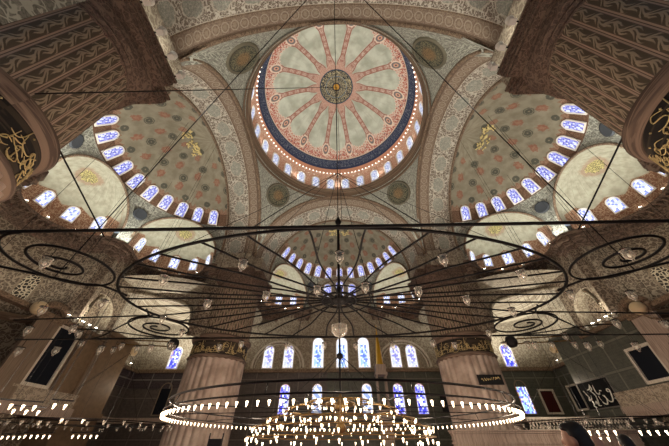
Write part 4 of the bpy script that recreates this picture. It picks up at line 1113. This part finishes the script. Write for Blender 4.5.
# ================================================================== LIGHTS
def spot(loc, tgt, power, ang=140, col=(1, .93, .82), r=.15, blend=.6):
    l = bpy.data.lights.new('flood', 'SPOT'); l.energy = power; l.color = col; l.spot_size = R(ang); l.spot_blend = blend; l.shadow_soft_size = r
    o = bpy.data.objects.new('flood_beam', l); C.objects.link(o); o.location = loc
    o.rotation_euler = (Vector(tgt) - Vector(loc)).to_track_quat('-Z', 'Y').to_euler(); return o
def point(loc, power, col=(1, .82, .62), r=.3):
    l = bpy.data.lights.new('glow', 'POINT'); l.energy = power; l.color = col; l.shadow_soft_size = r
    o = bpy.data.objects.new('lamp_or_fill', l); C.objects.link(o); o.location = loc; return o
K = 1.
for A in (pi, 0, pi / 2):
    for sec in (-60, 0, 60):
        if A == pi / 2 and sec == 0: continue
        sa = R(sec); d = RS * cos(R(30)) - .1
        p = rotz((OS + d * cos(sa), d * sin(sa), ZE - .5), A)
        spot(p, (p[0], p[1], 30), 800 * K, 168, (1, .95, .86), r=.3)
for k in range(10):
    t = 2 * pi * (k + .5) / 10; spot((11.1 * cos(t), 11.1 * sin(t), Zr + .5), (5 * cos(t), 5 * sin(t), Zc + Hc), 230 * K, 150, (1, .99, .95), .2)
for sx in (-1, 1):
    for sy in (-1, 1):
        spot((sx * 10.1, sy * 10.8, 19.6), (0, 0, 40), 1900 * K, 130, r=.3)
    spot((sx * 10.2, -13.5, 19.6), (sx * 3, -13.5, 34), 60 * K, 150, r=.3)
    spot((sx * 23, 18.5, 10.6), (sx * 23, 20, 20), 4800 * K, 168, (1, .94, .82))
for A in (pi, 0):
    for sec in (-30, 30):
        p = rotz((OS + 8.9 * cos(R(sec)), 8.9 * sin(R(sec)), ZE - .7), A); q = rotz((OS + 10.6 * cos(R(sec)), 10.6 * sin(R(sec)), ZE + 1.5), A); spot(p, q, 520 * K, 130, (1, .97, .9), .15)
for k in range(8):
    t = 2 * pi * k / 8; point((8.2 * cos(t), 8.2 * sin(t), 3.4), 480 * K)
for k in range(4):
    t = 2 * pi * (k + .5) / 4; point((3 * cos(t), 3 * sin(t), 4.2), 200 * K)
for x, y in ((-16, 1), (-11, -6), (12, -3)): point((x, y, 3.0), 300 * K)
point((5.5, -9.5, 3.6), 90 * K); point((17.5, 7, 3.3), 180 * K)  # added fill for the visitors and the tribune; no lit lamp stands there
for s in (-1, 1): point((s * 10.4, -9.2, 3.3), 520 * K); point((s * 24, 17.5, 7.), 160 * K)  # corner bay points are added fill to lift the tiles, without a lamp
for s in (-1, 1):
    spot((s * 24.2, 7.4, 10.7), (s * 26.5, 7.4, 20), 500 * K, 160, (1, .9, .74))
    spot((s * 25.6, 0, 10.6), (s * 28, 0, 20), 700 * K, 165, (1, .9, .74))
    spot((s * 22.5, 9.0, 11.2), (s * 22, 10, 20), 260 * K, 160, (1, .9, .74))
w = bpy.data.worlds.new('World'); sc.world = w; w.use_nodes = True
w.node_tree.nodes['Background'].inputs[0].default_value = (.75, .85, 1., 1); w.node_tree.nodes['Background'].inputs[1].default_value = .35

# ================================================================== CAMERA
th, ro, ya = R(41.0958), R(-.0354), R(-1.386)
fw = Vector((sin(ya) * cos(th), cos(ya) * cos(th), sin(th))); rt = Vector((cos(ya), -sin(ya), 0)); up = rt.cross(fw)
rt, up = rt * cos(ro) + up * sin(ro), up * cos(ro) - rt * sin(ro)
cd = bpy.data.cameras.new('camera'); cd.sensor_width = 36; cd.lens = 256.158 / 669 * 36; cd.clip_start = .05; cd.clip_end = 300
co = bpy.data.objects.new('camera', cd); C.objects.link(co)
mt = Matrix((rt, up, -fw)).transposed().to_4x4(); mt.translation = (.101, -17.738, 1.6); co.matrix_world = mt
sc.camera = co
sc.view_settings.view_transform = 'Standard'; sc.view_settings.look = 'None'; sc.view_settings.gamma = 1; sc.view_settings.exposure = .42
sc.cycles.use_denoising = True; sc.cycles.max_bounces = 6; sc.cycles.transparent_max_bounces = 16; sc.cycles.sample_clamp_indirect = 6
